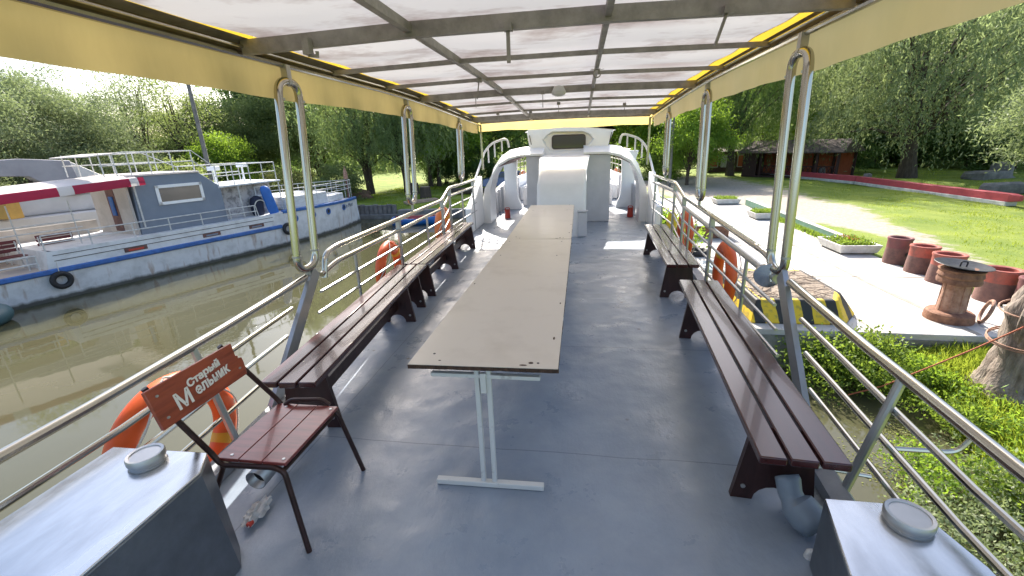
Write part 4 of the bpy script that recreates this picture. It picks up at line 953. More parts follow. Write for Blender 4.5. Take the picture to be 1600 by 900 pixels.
m = MB(); m.tube([cp(-1.30, 1.41, .40), cp(-1.30, 1.86, .40)], .011, 8); m.build('cross_tube', CHAIRTUBE, ch); m = MB(); m.tube([cp(-1.60, 1.41, .40), cp(-1.60, 1.86, .40)], .011, 8); m.build('cross_tube', CHAIRTUBE, ch)
for k in range(3):
    m = MB(); x0 = -1.625+.118*k; m.box(cp(x0+.057, 1.637, .440), (.115, .445, .016)); m.build('seat_board', SEATWOOD, ch, bevel=.003)
m = MB()
for x in (-1.56, -1.30):
    for y in (1.44, 1.83): m.lathe([(0, 0), (.008, 0), (.007, .003), (0, .003)], cp(x, y, .448), 8, caps=False)
m.build('seat_bolt', STEEL_DULL, ch)
# backrest board: origin at its centre, tilted back
bz = .775; by = 1.50; bx = -1.683
tiltM = Matrix.Rotation(R(-13), 3, 'Y')
back = MB()
poly = [(-.225, -.105), (.215, -.105), (.225, -.03), (.225, .0), (.205, .006), (.21, .02), (.198, .026), (.204, .105), (-.225, .105)]
def bp(u, v, d): p = tiltM @ Vector((d, u*1.06, v*.84+.010)); return cp(bx+p.x, by+p.y, bz+p.z)
back.prism(poly, bp, 0, .018); bo = back.build('backrest', REDWOOD, ch, bevel=.003)
def text_mesh(body, size, name, mater, parent, fn, shear=0.0, ext=0.0008, align='CENTER', extra=None):
    cu = bpy.data.curves.new(name, 'FONT'); cu.body = body; cu.size = size; cu.align_x = align; cu.extrude = ext; cu.shear = shear; cu.offset = 0.0022 if size < .2 else .0; cu.resolution_u = 3
    o = bpy.data.objects.new(name+'_tmp', cu); COL.objects.link(o)
    dg = bpy.context.evaluated_depsgraph_get(); me = bpy.data.meshes.new_from_object(o.evaluated_get(dg)); bpy.data.objects.remove(o)
    for v in me.vertices: v.co = fn(v.co.x, v.co.y, v.co.z)
    me.materials.clear(); me.materials.append(mater); me.name = name
    r_ = bpy.data.objects.new(name, me); COL.objects.link(r_); r_.parent = parent; return r_
text_mesh('Старый', .052, 'lettering', WHITETEXT, bo, lambda a, b, c: Vector(bp(a*.92+.02, b*1.0+.022+.10*a, .0195+c)))
text_mesh('М', .115, 'lettering', WHITETEXT, bo, lambda a, b, c: Vector(bp(a*.78-.105, b-.062, .0195+c)))
text_mesh('ельник', .075, 'lettering', WHITETEXT, bo, lambda a, b, c: Vector(bp(a*.72+.045, b*1.0-.038+.10*a*.6, .0195+c)))
m = MB()
for u, v in ((-.19, -.06), (-.19, .06), (.19, -.05)): m.lathe([(0, .018), (.007, .018), (.006, .021), (0, .021)], (0, 0, 0), 8, caps=False); m.v[-32:] = [bp(u+a, v+b, c) for a, b, c in m.v[-32:]]
m.build('back_bolt', STEEL_DULL, bo)

# metal tanks (lidded boxes) at the stern corners
def tank(name, label, top, foot, zt, lid, lr, welds):
    t = thing(name, label, 'tank', (top[0][0], top[0][1], 0)); ox, oy = top[0][0], top[0][1]
    m = MB(); T = [(x-ox, y-oy, zt) for x, y in top]; F = [(x-ox, y-oy, 0.003) for x, y in foot]
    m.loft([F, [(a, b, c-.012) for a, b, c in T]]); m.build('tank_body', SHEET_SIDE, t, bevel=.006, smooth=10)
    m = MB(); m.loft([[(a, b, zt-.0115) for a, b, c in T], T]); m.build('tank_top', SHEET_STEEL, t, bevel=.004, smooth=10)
    m = MB(); m.lathe([(0, 0), (lr*.93, 0), (lr*.93, .012), (lr, .014), (lr, .034), (lr*.95, .04), (lr*.8, .038), (lr*.78, .034), (0, .034)], (lid[0]-ox, lid[1]-oy, zt), 36, caps=False); m.build('round_lid', STEEL_DULL, t, smooth=40)
    return t
tank('metal_tank', 'wedge-shaped sheet metal tank with a round lid, beside the chair', [(-2.02, 1.32), (-1.56, 1.33), (-1.49, 1.22), (-1.49, .10), (-2.02, .10)], [(-1.96, 1.35), (-1.56, 1.35), (-1.47, 1.25), (-1.47, .10), (-1.96, .10)], .55, (-1.775, 1.255), .068, 1)
tank('metal_tank', 'bright sheet metal tank with a round lid in the lower right corner', [(.985, 1.56), (1.30, 1.56), (1.36, 1.30), (1.36, .2), (.90, .2), (.90, 1.22)], [(.985, 1.56), (1.30, 1.56), (1.36, 1.30), (1.36, .2), (.93, .2), (.93, 1.24)], .36, (1.225, 1.47), .078, 1)

# ventilation stubs
VENT = mat('vent_paint', (0.20, 0.24, 0.29), .4, vary=.15, vscale=5, bump=.1)
def vent(label, base, P, rs, mater, mouth):
    t = thing('vent_pipe', label, 'vent', base)
    m = MB(); n_ = 20; m.tube(P, rs, n_, caps=False); m.build('pipe', mater, t, smooth=40, solid=.004)
    m = MB(); a, b = Vector(P[mouth]), Vector(P[mouth-1 if mouth > 0 else 1]); d = (b-a).normalized(); r_ = (rs[mouth] if isinstance(rs, list) else rs)
    m.tube([a+d*.05, a+d*.055], r_*.97, n_); m.build('mouth_shade', RUBBER, t)  # black disc set inside the mouth stands in for the shade there
vent('squat blue-grey vent cowl on the deck beside the right metal tank', (1.0, 1.78, 0), [(-.02, .06, .225), (-.018, .05, .215), (-.01, .03, .16), (.0, .01, .135), (.01, -.01, .125), (.045, -.05, .09), (.075, -.085, .065)], [.048, .052, .05, .052, .074, .08, .064], VENT, 6)
vent('grey metal pipe stub under the chair seat', (-1.69, 1.75, 0), [(.02, .22, .12), (.0, .10, .11), (-.0, -.10, .10)], [.05, .05, .055], STEEL_DULL, 2)
CLOTH = mat('white_plastic_film', (.7, .68, .66), .35, vary=.3, vscale=20, bump=.8, bscale=40)
rg = MB(); rn = np.random.default_rng(4)
bm = bmesh.new(); bmesh.ops.create_icosphere(bm, subdivisions=3, radius=1)
for v in bm.verts:
    k = 1+.25*math.sin(v.co.x*9+v.co.y*5)+.18*math.sin(v.co.y*13+v.co.z*7); v.co = Vector((v.co.x*.035*k, v.co.y*.085*k, max(0.0, .03+v.co.z*.03*k)))
me = bpy.data.meshes.new('crumpled_bag'); bm.to_mesh(me); bm.free(); me.materials.append(CLOTH)
bag = bpy.data.objects.new('crumpled_bag', me); COL.objects.link(bag); bag.location = (-1.60, 1.52, 0.002); tag(bag, 'crumpled white plastic bag with a red patch, on the deck below the chair', 'plastic bag')
m = MB(); m.box((.02, -.07, .03), (.025, .03, .02)); m.build('red_patch', REDPAINT, bag, bevel=.005)
m = MB(); m.lathe([(0, 0), (.018, 0), (.02, .03), (.01, .05), (0, .052)], (0, 0, 0), 12, caps=False); o = m.build('bottle_cap', CLOTH); o.location = (1.0, 1.60, 0.002); o.rotation_euler = (.2, .1, 0); tag(o, 'small white plastic knob on the deck between vent cowl and metal tank', 'knob'); 

# life rings
def ring(loc, rz, tilt, label, mater=ORANGE, Ro=.37, bands=(40,)):
    t = thing('life_ring', label, 'life ring', loc, rz, 'orange life rings hung on the rails'); t.rotation_euler = (0, tilt, rz)
    m = MB(); N = 56; Rm = Ro-.075; vs = []
    for i in range(N):
        a = 2*PI*i/N
        for j in range(16):
            b = 2*PI*j/16; vs.append((.058*math.sin(b), (Rm+.075*math.cos(b))*math.cos(a), (Rm+.075*math.cos(b))*math.sin(a)))
    m.add(vs, [(i*16+j, i*16+(j+1) % 16, ((i+1) % N)*16+(j+1) % 16, ((i+1) % N)*16+j) for i in range(N) for j in range(16)]); m.build('ring_body', mater, t)
    for bdeg in bands:
        m = MB(); rr_ = []
        for a in np.linspace(R(bdeg-6), R(bdeg+6), 5):
            rr_.append([(.0605*math.sin(b), (Rm+.0775*math.cos(b))*math.cos(a), (Rm+.0775*math.cos(b))*math.sin(a)) for b in [2*PI*j/16 for j in range(16)]])
        m.loft(rr_, caps=False); m.build('reflective_band', YELLOWTAPE, t)
    m = MB(); P = []
    for i in range(72):
        a = 2*PI*i/72; sagf = abs(math.sin(2*a)); rad = Rm + .085 - .17*sagf*(.55); P.append((.07 if True else 0, rad*math.cos(a), rad*math.sin(a)))
    m.tube([( -.02 + .075*abs(math.sin(2*(2*PI*i/72))) + .045, p[1], p[2]) for i, p in enumerate(P)], .006, 6, closed=True); m.build('grab_rope', ROPE, t)
    return t
ring((-2.32, 1.83, .16), 0, 0.03, 'orange life ring hanging outside the rail behind the lettered chair back', Ro=.42, bands=(-32,))
ring((-2.36, 5.0, .30), 0.05, .02, 'orange life ring hanging outside the water-side rail beside the bench joint', Ro=.38)
ring((-2.38, 7.38, .40), 0.0, .0, 'pale orange life ring far along the water-side rail, beside the end of the farther bench', ORANGE_PALE, Ro=.38)
ring((1.62, 5.02, .27), -0.08, 0, 'orange life ring hanging outside the quay-side rail, nearer one, with yellow band', Ro=.39)
ring((1.62, 7.02, .33), 0.0, 0, 'orange life ring hanging outside the quay-side rail, farther one, behind the far bench', Ro=.38)
ring((1.20, 15.4, .62), 0.25, 0, 'small distant orange life ring on the bow rail, seen through the right arch', ORANGE_PALE, Ro=.30)
ring((-1.97, 15.4, .62), -0.25, 0, 'small distant orange life ring on the bow rail, seen through the left arch', ORANGE_PALE, Ro=.30)
YB = mat('yellow_buoy_plastic', (.75, .52, .02), .4, vary=.1)
m = MB(); m.lathe([(0, 0), (.07, .02), (.10, .10), (.10, .22), (.06, .32), (.03, .36), (0, .37)], (0, 0, 0), 16, caps=False); o = m.build('fender_buoy', YB); o.location = (1.72, 8.55, .1); tag(o, 'yellow fender buoy hanging outside the far quay-side rail', 'buoy')

# ------------------------------------------------------------------ QUAY OBJECTS
QZ = LAND+.07
# capstan used as a stand, with dish on top
cap = thing('capstan', 'old rusty iron capstan with a dark dish lying on top, at the quay corner', 'capstan', (6.52, 8.28, QZ))
m = MB(); m.lathe([(0, 0), (.34, 0), (.345, .03), (.33, .14), (.30, .165), (.2, .17), (0, .17)], n=32, caps=False); m.build('base_ring', RUST, cap, smooth=35)
m = MB(); m.lathe([(.195, .16), (.19, .3), (.175, .45), (.18, .66), (.2, .7)], n=28, caps=False)
for k in range(8): a = k*PI/4; m.bar((.185*math.cos(a), .185*math.sin(a), .17), (.175*math.cos(a), .175*math.sin(a), .66), .025, .03, up=(math.cos(a), math.sin(a), 0))
m.build('drum', RUSTPINK, cap, smooth=35)
m = MB(); m.lathe([(.2, .66), (.29, .69), (.30, .74), (.285, .78), (.305, .82), (.29, .88), (.31, .93), (.2, .95), (0, .95)], n=32, caps=False); m.build('drum_head', RUST, cap, smooth=35)
t2 = thing('iron_dish', 'dark shallow iron dish with a handle, lying on the capstan', 'dish', (6.52, 8.28, QZ+.951)); t2.rotation_euler = (R(3), R(4), 0)
m = MB(); m.lathe([(.0, .0), (.2, .0), (.33, .045), (.385, .06), (.38, .066), (.32, .055), (.19, .012), (0, .012)], n=36, caps=False); m.build('bowl', DARKIRON, t2, smooth=50)
m = MB(); m.tube([(-.05, 0, .02), (-.05, 0, .11), (.05, 0, .11), (.05, 0, .02)], .012, 8, bend=.03); m.build('handle', DARKIRON, t2)
m = MB(); N = 30; m.tube([(0, .20*math.cos(2*PI*i/N), .20*math.sin(2*PI*i/N)) for i in range(N)], .028, 10, closed=True); o = m.build('iron_ring', RUSTPINK); o.location = (6.93, 8.1, QZ+.22); o.rotation_euler = (0, R(14), R(-30)); tag(o, 'pale rusty iron ring leaning against the capstan foot', 'ring')
# red-rimmed pipe sections
def bollard(x, y, h, r_, label, hole_a, mt):
    t = thing('concrete_pipe', label, 'pipe section', (x, y, QZ-.0), random.uniform(0, 1), 'upright pipe sections along the quay edge')
    m = MB(); m.lathe([(r_*1.10, 0), (r_*1.06, h*.3), (r_, h*.62), (r_, h*.64)], n=26, caps=False); m.lathe([(r_*.72, h*.6), (r_*.74, 0.02)], n=26, caps=False)
    m.build('lower_body', RUSTDARK, t, smooth=40)
    m = MB(); m.lathe([(r_*1.001, h*.60), (r_*1.0, h*.9), (r_*1.06, h*.95), (r_*1.04, h*1.0), (r_*.9, h*1.01), (r_*.76, h*.98), (r_*.72, h*.6)], n=26, caps=False); m.build('painted_rim', mt, t, smooth=40)
    m = MB(); m.lathe([(0, 0), (.05, 0), (.05, .008), (0, .008)], (r_*1.05*math.cos(hole_a), r_*1.05*math.sin(hole_a), h*.42), 12, Matrix.Rotation(hole_a, 3, 'Z') @ Matrix.Rotation(R(90), 3, 'Y'), caps=False); m.build('hole_shade', RUBBER, t)  # flat black disc on the wall, painted shade of an open hole
RUSTDARK = mat('weathered_rust_brown', (.20, .10, .08), .8, color2=(.10, .055, .05), vscale=5, bump=.4)
RIMRED = mat('faded_red_rim_paint', (.40, .09, .06), .7, color2=(.20, .07, .055), vscale=7, bump=.3)
RIMDARK = mat('dark_red_rim_paint', (.20, .06, .06), .7, color2=(.12, .05, .05), vscale=5, bump=.2)
bollard(8.05, 12.2, .66, .25, 'dark red pipe section next to the white flower box, leftmost in the row', -2.3, RIMDARK)
bollard(8.05, 11.35, .64, .27, 'bright red-rimmed pipe section, second from the flower box', -1.0, RIMRED)
bollard(8.0, 10.55, .64, .28, 'bright red-rimmed pipe section, third, left of the capstan', -2.2, RIMRED)
bollard(8.05, 9.35, .64, .28, 'red-rimmed pipe section half hidden behind the capstan dish', -1.2, RIMRED)
bollard(8.15, 8.75, .62, .24, 'dull greyish red pipe section, last in the row by the tree stump', -2.0, RIMDARK)
# flower boxes
SOIL = mat('soil', (.06, .045, .03), .95)
PLANTER = mat('whitewashed_concrete', (.66, .65, .62), .85, color2=(.50, .48, .45), vscale=6, bump=.4, bscale=20)
RED_F = leaf_material('red_petals', (.5, .05, .03), (.6, .12, .08), (.6, .1, .05), .3)
def planter(x, y, w, d, label, rz=0.0, seed=0, flowers=False):
    t = thing('flower_box', label, 'flower box', (x, y, QZ), rz)
    m = MB(); o_ = lambda s, z: [(-w/2*s, -d/2*s-.0, z), (w/2*s, -d/2*s, z), (w/2*s, d/2*s, z), (-w/2*s, d/2*s, z)]
    m.loft([o_(.88, .05), o_(1.0, .27), o_(.90, .27), o_(.88, .20)], caps=False); m.build('trough', PLANTER, t, bevel=.01, smooth=10)
    m = MB(); m.add(o_(.89, .21), [(0, 1, 2, 3)]); m.build('soil', SOIL, t, smooth=0)
    m = MB(); m.span((-w*.40, -d*.40, 0), (w*.40, d*.40, .06)); m.build('plinth', QUAYSIDE, t)
    rng = np.random.default_rng(seed); n = 1500; P = np.stack([rng.uniform(-w*.42, w*.42, n), rng.uniform(-d*.38, d*.38, n), .22+rng.uniform(0, .12, n)*(0.6+.6*np.sin(rng.uniform(0, 1, n)*9))], -1)
    me = leaf_mesh('plants', P, unit(rng.normal(size=(n, 3))+[0, 0, .8]), unit(rng.normal(size=(n, 3))), rng.uniform(.04, .10, n), rng.uniform(.02, .05, n), rng.uniform(0, 1, n), LEAF_WEED)
    o = bpy.data.objects.new('plants', me); COL.objects.link(o); o.parent = t
    if flowers:
        n = 60; P = np.stack([rng.uniform(-.1, w*.15, n), rng.uniform(-d*.3, d*.3, n), .34+rng.uniform(0, .06, n)], -1)
        me = leaf_mesh('blossoms', P, unit(rng.normal(size=(n, 3))), unit(rng.normal(size=(n, 3))), np.full(n, .04), np.full(n, .03), rng.uniform(0, 1, n), RED_F)
        o = bpy.data.objects.new('blossoms', me); COL.objects.link(o); o.parent = t
planter(7.65, 13.6, 1.05, 1.3, 'white concrete flower box with red blossoms beside the pipe sections', 0, 1, True)
planter(7.45, 19.3, .95, 1.0, 'white flower box behind the nearest quay-side canopy post, middle one of the quay', 0, 2)
planter(7.35, 23.9, 1.2, 1.0, 'farthest white flower box at the end of the quay', 0, 3)
planter(7.75, 8.0, .7, .8, 'low white box with a little grass at the right, partly hidden by the stump', .15, 4)
# green kerb
GREENK = mat('green_kerb_side', (.16, .30, .22), .7, color2=(.12, .22, .16), vscale=4)
KERBTOP = mat('white_kerb_top', (.66, .66, .62), .8, color2=(.52, .52, .48), vscale=5)
kb = thing('painted_kerb', 'long low kerb, white on top and green on its side, behind the flower boxes', 'kerb', (8.0, 14.2, LAND))
m = MB(); m.bar((0.02, .2, .13), (.36, 9.6, .13), .16, .28); m.build('kerb_side', GREENK, kb, bevel=.01)
m = MB(); m.bar((0.02, .2, .285), (.36, 9.6, .285), .17, .03); m.build('kerb_top', KERBTOP, kb, bevel=.006)
def kerb_weeds(rng, n): y = rng.uniform(14.4, 19, n); return 7.72+(y-14)*.03+rng.normal(size=n)*.07, y
_r = np.random.default_rng(77); n = 3500; y = _r.uniform(13.9, 19.2, n); x = 7.80+(y-14)*.03-np.abs(_r.normal(size=n))*.09
me = leaf_mesh('kerb_weeds', np.stack([x, y, np.full(n, QZ)], -1), unit(_r.normal(size=(n, 3))*.5+[0, 0, 1]), unit(_r.normal(size=(n, 3))), _r.uniform(.04, .18, n), _r.uniform(.015, .04, n), _r.uniform(0, 1, n), LEAF_WEED)
o = bpy.data.objects.new('kerb_weeds', me); COL.objects.link(o); tag(o, 'green weeds growing along the foot of the green kerb', 'weeds', kind='stuff')
# yellow and black striped block with dead vines
def stripes():
    m = bpy.data.materials.new('yellow_black_stripes'); m.use_nodes = True; nt = m.node_tree; nd = nt.nodes; ln = nt.links; p = nd['Principled BSDF']; p.inputs['Roughness'].default_value = .6
    tc = nd.new('ShaderNodeTexCoord'); sx = nd.new('ShaderNodeSeparateXYZ'); ln.new(tc.outputs['Object'], sx.inputs[0])
    a = nd.new('ShaderNodeMath'); a.operation = 'MULTIPLY_ADD'; ln.new(sx.outputs[2], a.inputs[0]); a.inputs[1].default_value = .22; ln.new(sx.outputs[0], a.inputs[2])
    nz = nd.new('ShaderNodeTexNoise'); nz.inputs['Scale'].default_value = 5; ln.new(tc.outputs['Object'], nz.inputs[0])
    b = nd.new('ShaderNodeMath'); b.operation = 'MULTIPLY_ADD'; ln.new(nz.outputs[0], b.inputs[0]); b.inputs[1].default_value = .05; ln.new(a.outputs[0], b.inputs[2])
    c = nd.new('ShaderNodeMath'); c.operation = 'PINGPONG'; ln.new(b.outputs[0], c.inputs[0]); c.inputs[1].default_value = .205
    d = nd.new('ShaderNodeMath'); d.operation = 'LESS_THAN'; ln.new(c.outputs[0], d.inputs[0]); d.inputs[1].default_value = .085
    n2 = nd.new('ShaderNodeTexNoise'); n2.inputs['Scale'].default_value = 9; n2.inputs['Detail'].default_value = 6; ln.new(tc.outputs['Object'], n2.inputs[0])
    r = nd.new('ShaderNodeValToRGB'); r.color_ramp.elements[0].position = .35; r.color_ramp.elements[0].color = (.42, .30, .05, 1); r.color_ramp.elements[1].position = .5; r.color_ramp.elements[1].color = (.78, .52, .02, 1); ln.new(n2.outputs[0], r.inputs[0])
    x = nd.new('ShaderNodeMix'); x.data_type = 'RGBA'; ln.new(d.outputs[0], x.inputs[0]); ln.new(r.outputs[0], x.inputs[6]); x.inputs[7].default_value = (.025, .024, .024, 1); ln.new(x.outputs[2], p.inputs['Base Color']); return m
STRIPE = stripes()
sb = thing('striped_block', 'low concrete mooring block painted in yellow and black stripes, littered with dead vines', 'concrete block', (4.1, 8.6, QZ))
m = MB(); bot = [(-1.0, -.75, 0), (.55, -.75, 0), (1.0, -.2, 0), (1.0, 1.5, 0), (-1.0, 1.5, 0)]; top = [(-.92, -.62, .42), (.42, -.62, .42), (.70, -.12, .42), (.70, 1.4, .42), (-.92, 1.4, .42)]
m.loft([bot, top]); m.build('block', STRIPE, sb, bevel=.03, smooth=20)
m = MB(); m.loft([[(x*.9, y*.9+.03, .421) for x, y, z in top], [(x*.84, y*.84+.05, .435) for x, y, z in top]]); m.build('debris_layer', mat('dry_debris', (.34, .28, .22), .95, color2=(.16, .12, .09), vscale=14, bump=1, bscale=30), sb, smooth=0)
m = MB(); rr_ = random.Random(5)
for k in range(42):
    x, y = rr_.uniform(-.8, .5), rr_.uniform(-.5, 1.2); a = rr_.uniform(0, 6.28); P = []
    for i in range(6): P.append((x, y, .44+rr_.uniform(0, .05))); a += rr_.uniform(-.7, .7); x = max(-.9, min(.62, x+.13*math.cos(a))); y = max(-.58, min(1.35, y+.13*math.sin(a)))
    m.tube(P, .006, 4)
m.build('dead_vines', mat('dead_vine', (.24, .18, .14), .9, vary=.4), sb)
# rusty mooring barge end / wooden fender box by the slab
m = MB(); m.box((0, 0, .22), (1.35, .9, .40)); o = m.build('rusty_crate', RUST, bevel=.02); o.location = (4.25, 15.7, QZ); tag(o, 'rusty brown box with flat pale lid on the quay, beyond the nearer quay-side life ring', 'box')
m = MB(); m.box((0, 0, .44), (1.5, 1.05, .035)); m.build('lid', QUAYM, o, bevel=.01)
# blue rope heap and coil on the slab edge
BLUER = mat('faded_blue_rope', (.35, .45, .50), .8, bump=.5, bscale=60)
m = MB(); rr_ = random.Random(9)
for k in range(7):
    m.tube([((.24+.03*k*(-1)**k)*math.cos(a)+rr_.uniform(-.02, .02), (.34+.03*k)*math.sin(a)+rr_.uniform(-.02, .02), .02+.018*k) for a in np.linspace(0, 2*PI, 20)[:-1]], .014, 6, closed=True)
o = m.build('rope_coil', BLUER); o.location = (3.45, 11.3, QZ); tag(o, 'faded blue mooring rope heaped on the slab edge below the life ring', 'rope')
m = MB(); N = 24; m.tube([(.24*math.cos(2*PI*i/N), .24*math.sin(2*PI*i/N), 0) for i in range(N)], .08, 12, closed=True); o = m.build('old_tyre', RUBBER); o.location = (3.4, 13.0, QZ+.08); tag(o, 'old black tyre lying flat on the quay edge behind the far rail', 'tyre')

# tree stump with ropes
st = thing('tree_stump', 'broken weathered tree trunk with rope wound round it, at the right edge of the bank', 'tree stump', (5.98, 6.35, -1.86)); st.rotation_euler = (0, 0, 0)
m = MB(); rg = []; rn = np.random.default_rng(2); ph = rn.uniform(0, 6.28, 8)
zs_ = np.linspace(-.15, 1.55, 26); N = 30
for i, z in enumerate(zs_):
    f = max(0, z)/1.55; r0 = .33 + .16*math.exp(-max(z, 0)*5) - .05*f; rr_ = []
    for j in range(N):
        a = 2*PI*j/N; k = 1 + .10*math.sin(3*a+ph[0]+z*2) + .07*math.sin(7*a+ph[1]+z*4) + .05*math.sin(12*a+ph[2]+z*7) + .05*math.sin(z*14+ph[3]+3*a)
        zz = z + (0 if i < 22 else (i-21)*.05*math.sin(5*a+ph[4])); sh = 1 - (0 if i < 23 else (i-22)*.14)
        rr_.append((r0*k*sh*math.cos(a) + .10*f + .05*math.sin(z*3), r0*k*sh*math.sin(a), zz))
    rg.append(rr_)
m.loft(rg); m.build('trunk', STUMPM, st, smooth=60)
m = MB(); m.tube([(-.1, -.1, .9), (-.25, -.25, 1.3), (-.22, -.2, 1.62), (-.3, -.15, 1.75)], [.11, .09, .05, .02], 9); m.tube([(.1, -.2, .7), (-.2, -.42, .95), (-.36, -.45, 1.12)], [.13, .10, .04], 9); m.build('broken_branch', STUMPM, st)
for zb in (.83, .86, 1.28):
    m = MB(); m.tube([((.40 if zb < 1 else .37)*math.cos(a)+.06, (.40 if zb < 1 else .37)*math.sin(a), zb+.05*math.sin(a+1)) for a in np.linspace(0, 2*PI, 26)[:-1]], .012, 6, closed=True); m.build('wound_rope', RUSTPINK, st)
m = MB(); P0 = Vector((4.9, 6.1, -1.8)); P1 = Vector((5.95, 6.15, -.30)); P2 = Vector((7.2, 6.9, 1.05))
m.tube([(4.1, 6.6, -2.15), (4.5, 6.45, -1.86), (5.3, 6.2, -1.10), (6.0, 6.02, -.42)], .010, 6); m.tube([(6.0, 6.02, -.42), (7.5, 5.75, 1.1), (9.0, 5.5, 2.6)], .010, 6)
o = m.build('mooring_rope', ROPE_RED); tag(o, 'thin reddish rope running from the grass up past the stump', 'rope')

# ------------------------------------------------------------------ YARD
REDBEAM = mat('red_painted_beam', (.50, .07, .09), .55, color2=(.40, .06, .08), vscale=4, bump=.15)
WHITEBASE = mat('whitewashed_base', (.62, .61, .58), .8, color2=(.42, .41, .38), vscale=3, bump=.3)
def red_beam(p0, p1, label, tip):
    p0 = Vector(p0); p1 = Vector(p1); t = thing('painted_beam', label, 'barrier beam', tuple(p0)); d = p1-p0
    m = MB(); m.bar((0, 0, .34), (d.x, d.y, .34), .34, .34); 
    if tip: m.loft([[(-.17, 0, .17), (.17, 0, .17), (.17, 0, .51), (-.17, 0, .51)], [(-.04, -.35, .24), (.12, -.35, .24), (.12, -.35, .46), (-.04, -.35, .46)]])
    m.build('beam', REDBEAM, t, bevel=.02)
    m = MB(); m.bar((0, .0, .08), (d.x, d.y, .08), .46, .18); m.build('white_base', WHITEBASE, t, bevel=.02)
red_beam((18.6, 22.2, LAND), (18.3, 32.8, LAND), 'long red-painted barrier beam on a white base, nearer piece with its end showing', True)
red_beam((18.3, 33.0, LAND), (16.3, 41.5, LAND), 'long red-painted barrier beam, farther piece running to the pavilion', False)
for x, y, sx, sy, sz, rz, lb in ((22.3, 27.0, 3.0, 1.3, .5, .2, 'long low mossy concrete slab behind the red beam'), (24.2, 26.3, 2.6, 1.2, .62, -.1, 'grey concrete block behind the red beam, right of the mossy slab'),
        (27.4, 35.0, 3.6, 1.6, .5, .4, 'flat pale stone slab at the foot of the tree right of the huge willow'), (28.6, 35.6, 1.4, 1.3, 1.0, .8, 'rough upright boulder on the pale stone slab'),
        (18.6, 32.5, .5, .4, .7, .3, 'small grey stone post standing behind the joint of the red beam'), (18.8, 38.7, .5, .45, .75, .1, 'small grey stone post on the lawn right of the pavilion')):
    m = MB(); rn = random.Random(sx*10+y); rg = []
    for z, k in ((0, 1.02), (.3, 1.0), (.75, .97), (1.0, .86)):
        N = 16; rr_ = []
        for jj in range(N):
            a = 2*PI*jj/N+PI/4; c_, s_ = math.cos(a), math.sin(a); q_ = max(abs(c_), abs(s_)); e = .86/q_**.8*k*(1+rn.uniform(-.06, .06)); rr_.append((c_*e*sx/2, s_*e*sy/2, z*sz+rn.uniform(-.03, .03)))
        rg.append(rr_)
    m.loft(rg); o = m.build('stone_block', CONCRETE_OLD, bevel=.02, smooth=30); o.location = (x, y, LAND-.02); o.rotation_euler = (0, 0, rz); tag(o, lb, 'stone')
# pavilion
pv = thing('pavilion', 'dark brown timber pavilion with shingled roof, lattice railing and orange back wall', 'pavilion', (13.9, 41.4, LAND), R(-46)); 
PW = mat('dark_brown_timber', (.05, .022, .018), .8, vary=.3); PR = mat('brown_shingles', (.07, .05, .05), .9, color2=(.13, .10, .09), vscale=3, bump=.7, bscale=8); PO = mat('orange_boards', (.50, .13, .05), .7, vary=.3, vscale=3, stretch=(6, 6, .5))
W_, D_ = 6.9, 3.2
for i, x in enumerate(np.linspace(0, W_, 6)):
    for y in (0, D_):
        m = MB(); m.box((x, y, 1.05), (.16, .16, 2.1)); m.build('timber_post', PW, pv)
m = MB(); m.span((-.1, -.1, 0), (W_+.1, D_+.1, .12)); m.build('floor', PW, pv)
m = MB(); m.span((0, D_+.08, .1), (W_, D_+.14, 1.95)); m.build('back_wall', PO, pv)
m = MB(); m.span((-.14, 0, .1), (-.09, D_, 1.95)); m.span((0, -.12, .1), (1.1, -.085, 1.95)); m.build('side_wall', PW, pv)
m = MB(); m.add([(-.4, -.5, 1.95), (W_+.4, -.5, 1.95), (W_+.2, D_/2, 2.85), (-.2, D_/2, 2.85), (-.4, D_+.5, 1.95), (W_+.4, D_+.5, 1.95)], [(0, 1, 2, 3), (3, 2, 5, 4), (0, 3, 4), (1, 5, 2)]); m.build('roof', PR, pv, smooth=0, solid=.08)
for x0, x1 in zip(np.linspace(0, W_, 6)[1:-1], np.linspace(0, W_, 6)[2:]):
    m = MB(); m.bar((x0, -.02, .92), (x1, -.02, .92), .06, .06); m.bar((x0, -.02, .3), (x1, -.02, .3), .05, .05)
    for k in range(4):
        a = x0+(x1-x0)*k/4; b = x0+(x1-x0)*(k+1)/4; m.bar((a, -.02, .3), (b, -.02, .92), .035, .035); m.bar((a, .015, .92), (b, .015, .3), .035, .035)
    m.build('lattice_railing', PW, pv)
    m = MB(); m.box(((x0+x1)/2, D_+.04, 1.35), (abs(x1-x0)*.8, .04, .9)); m.build('orange_panel', PO, pv)
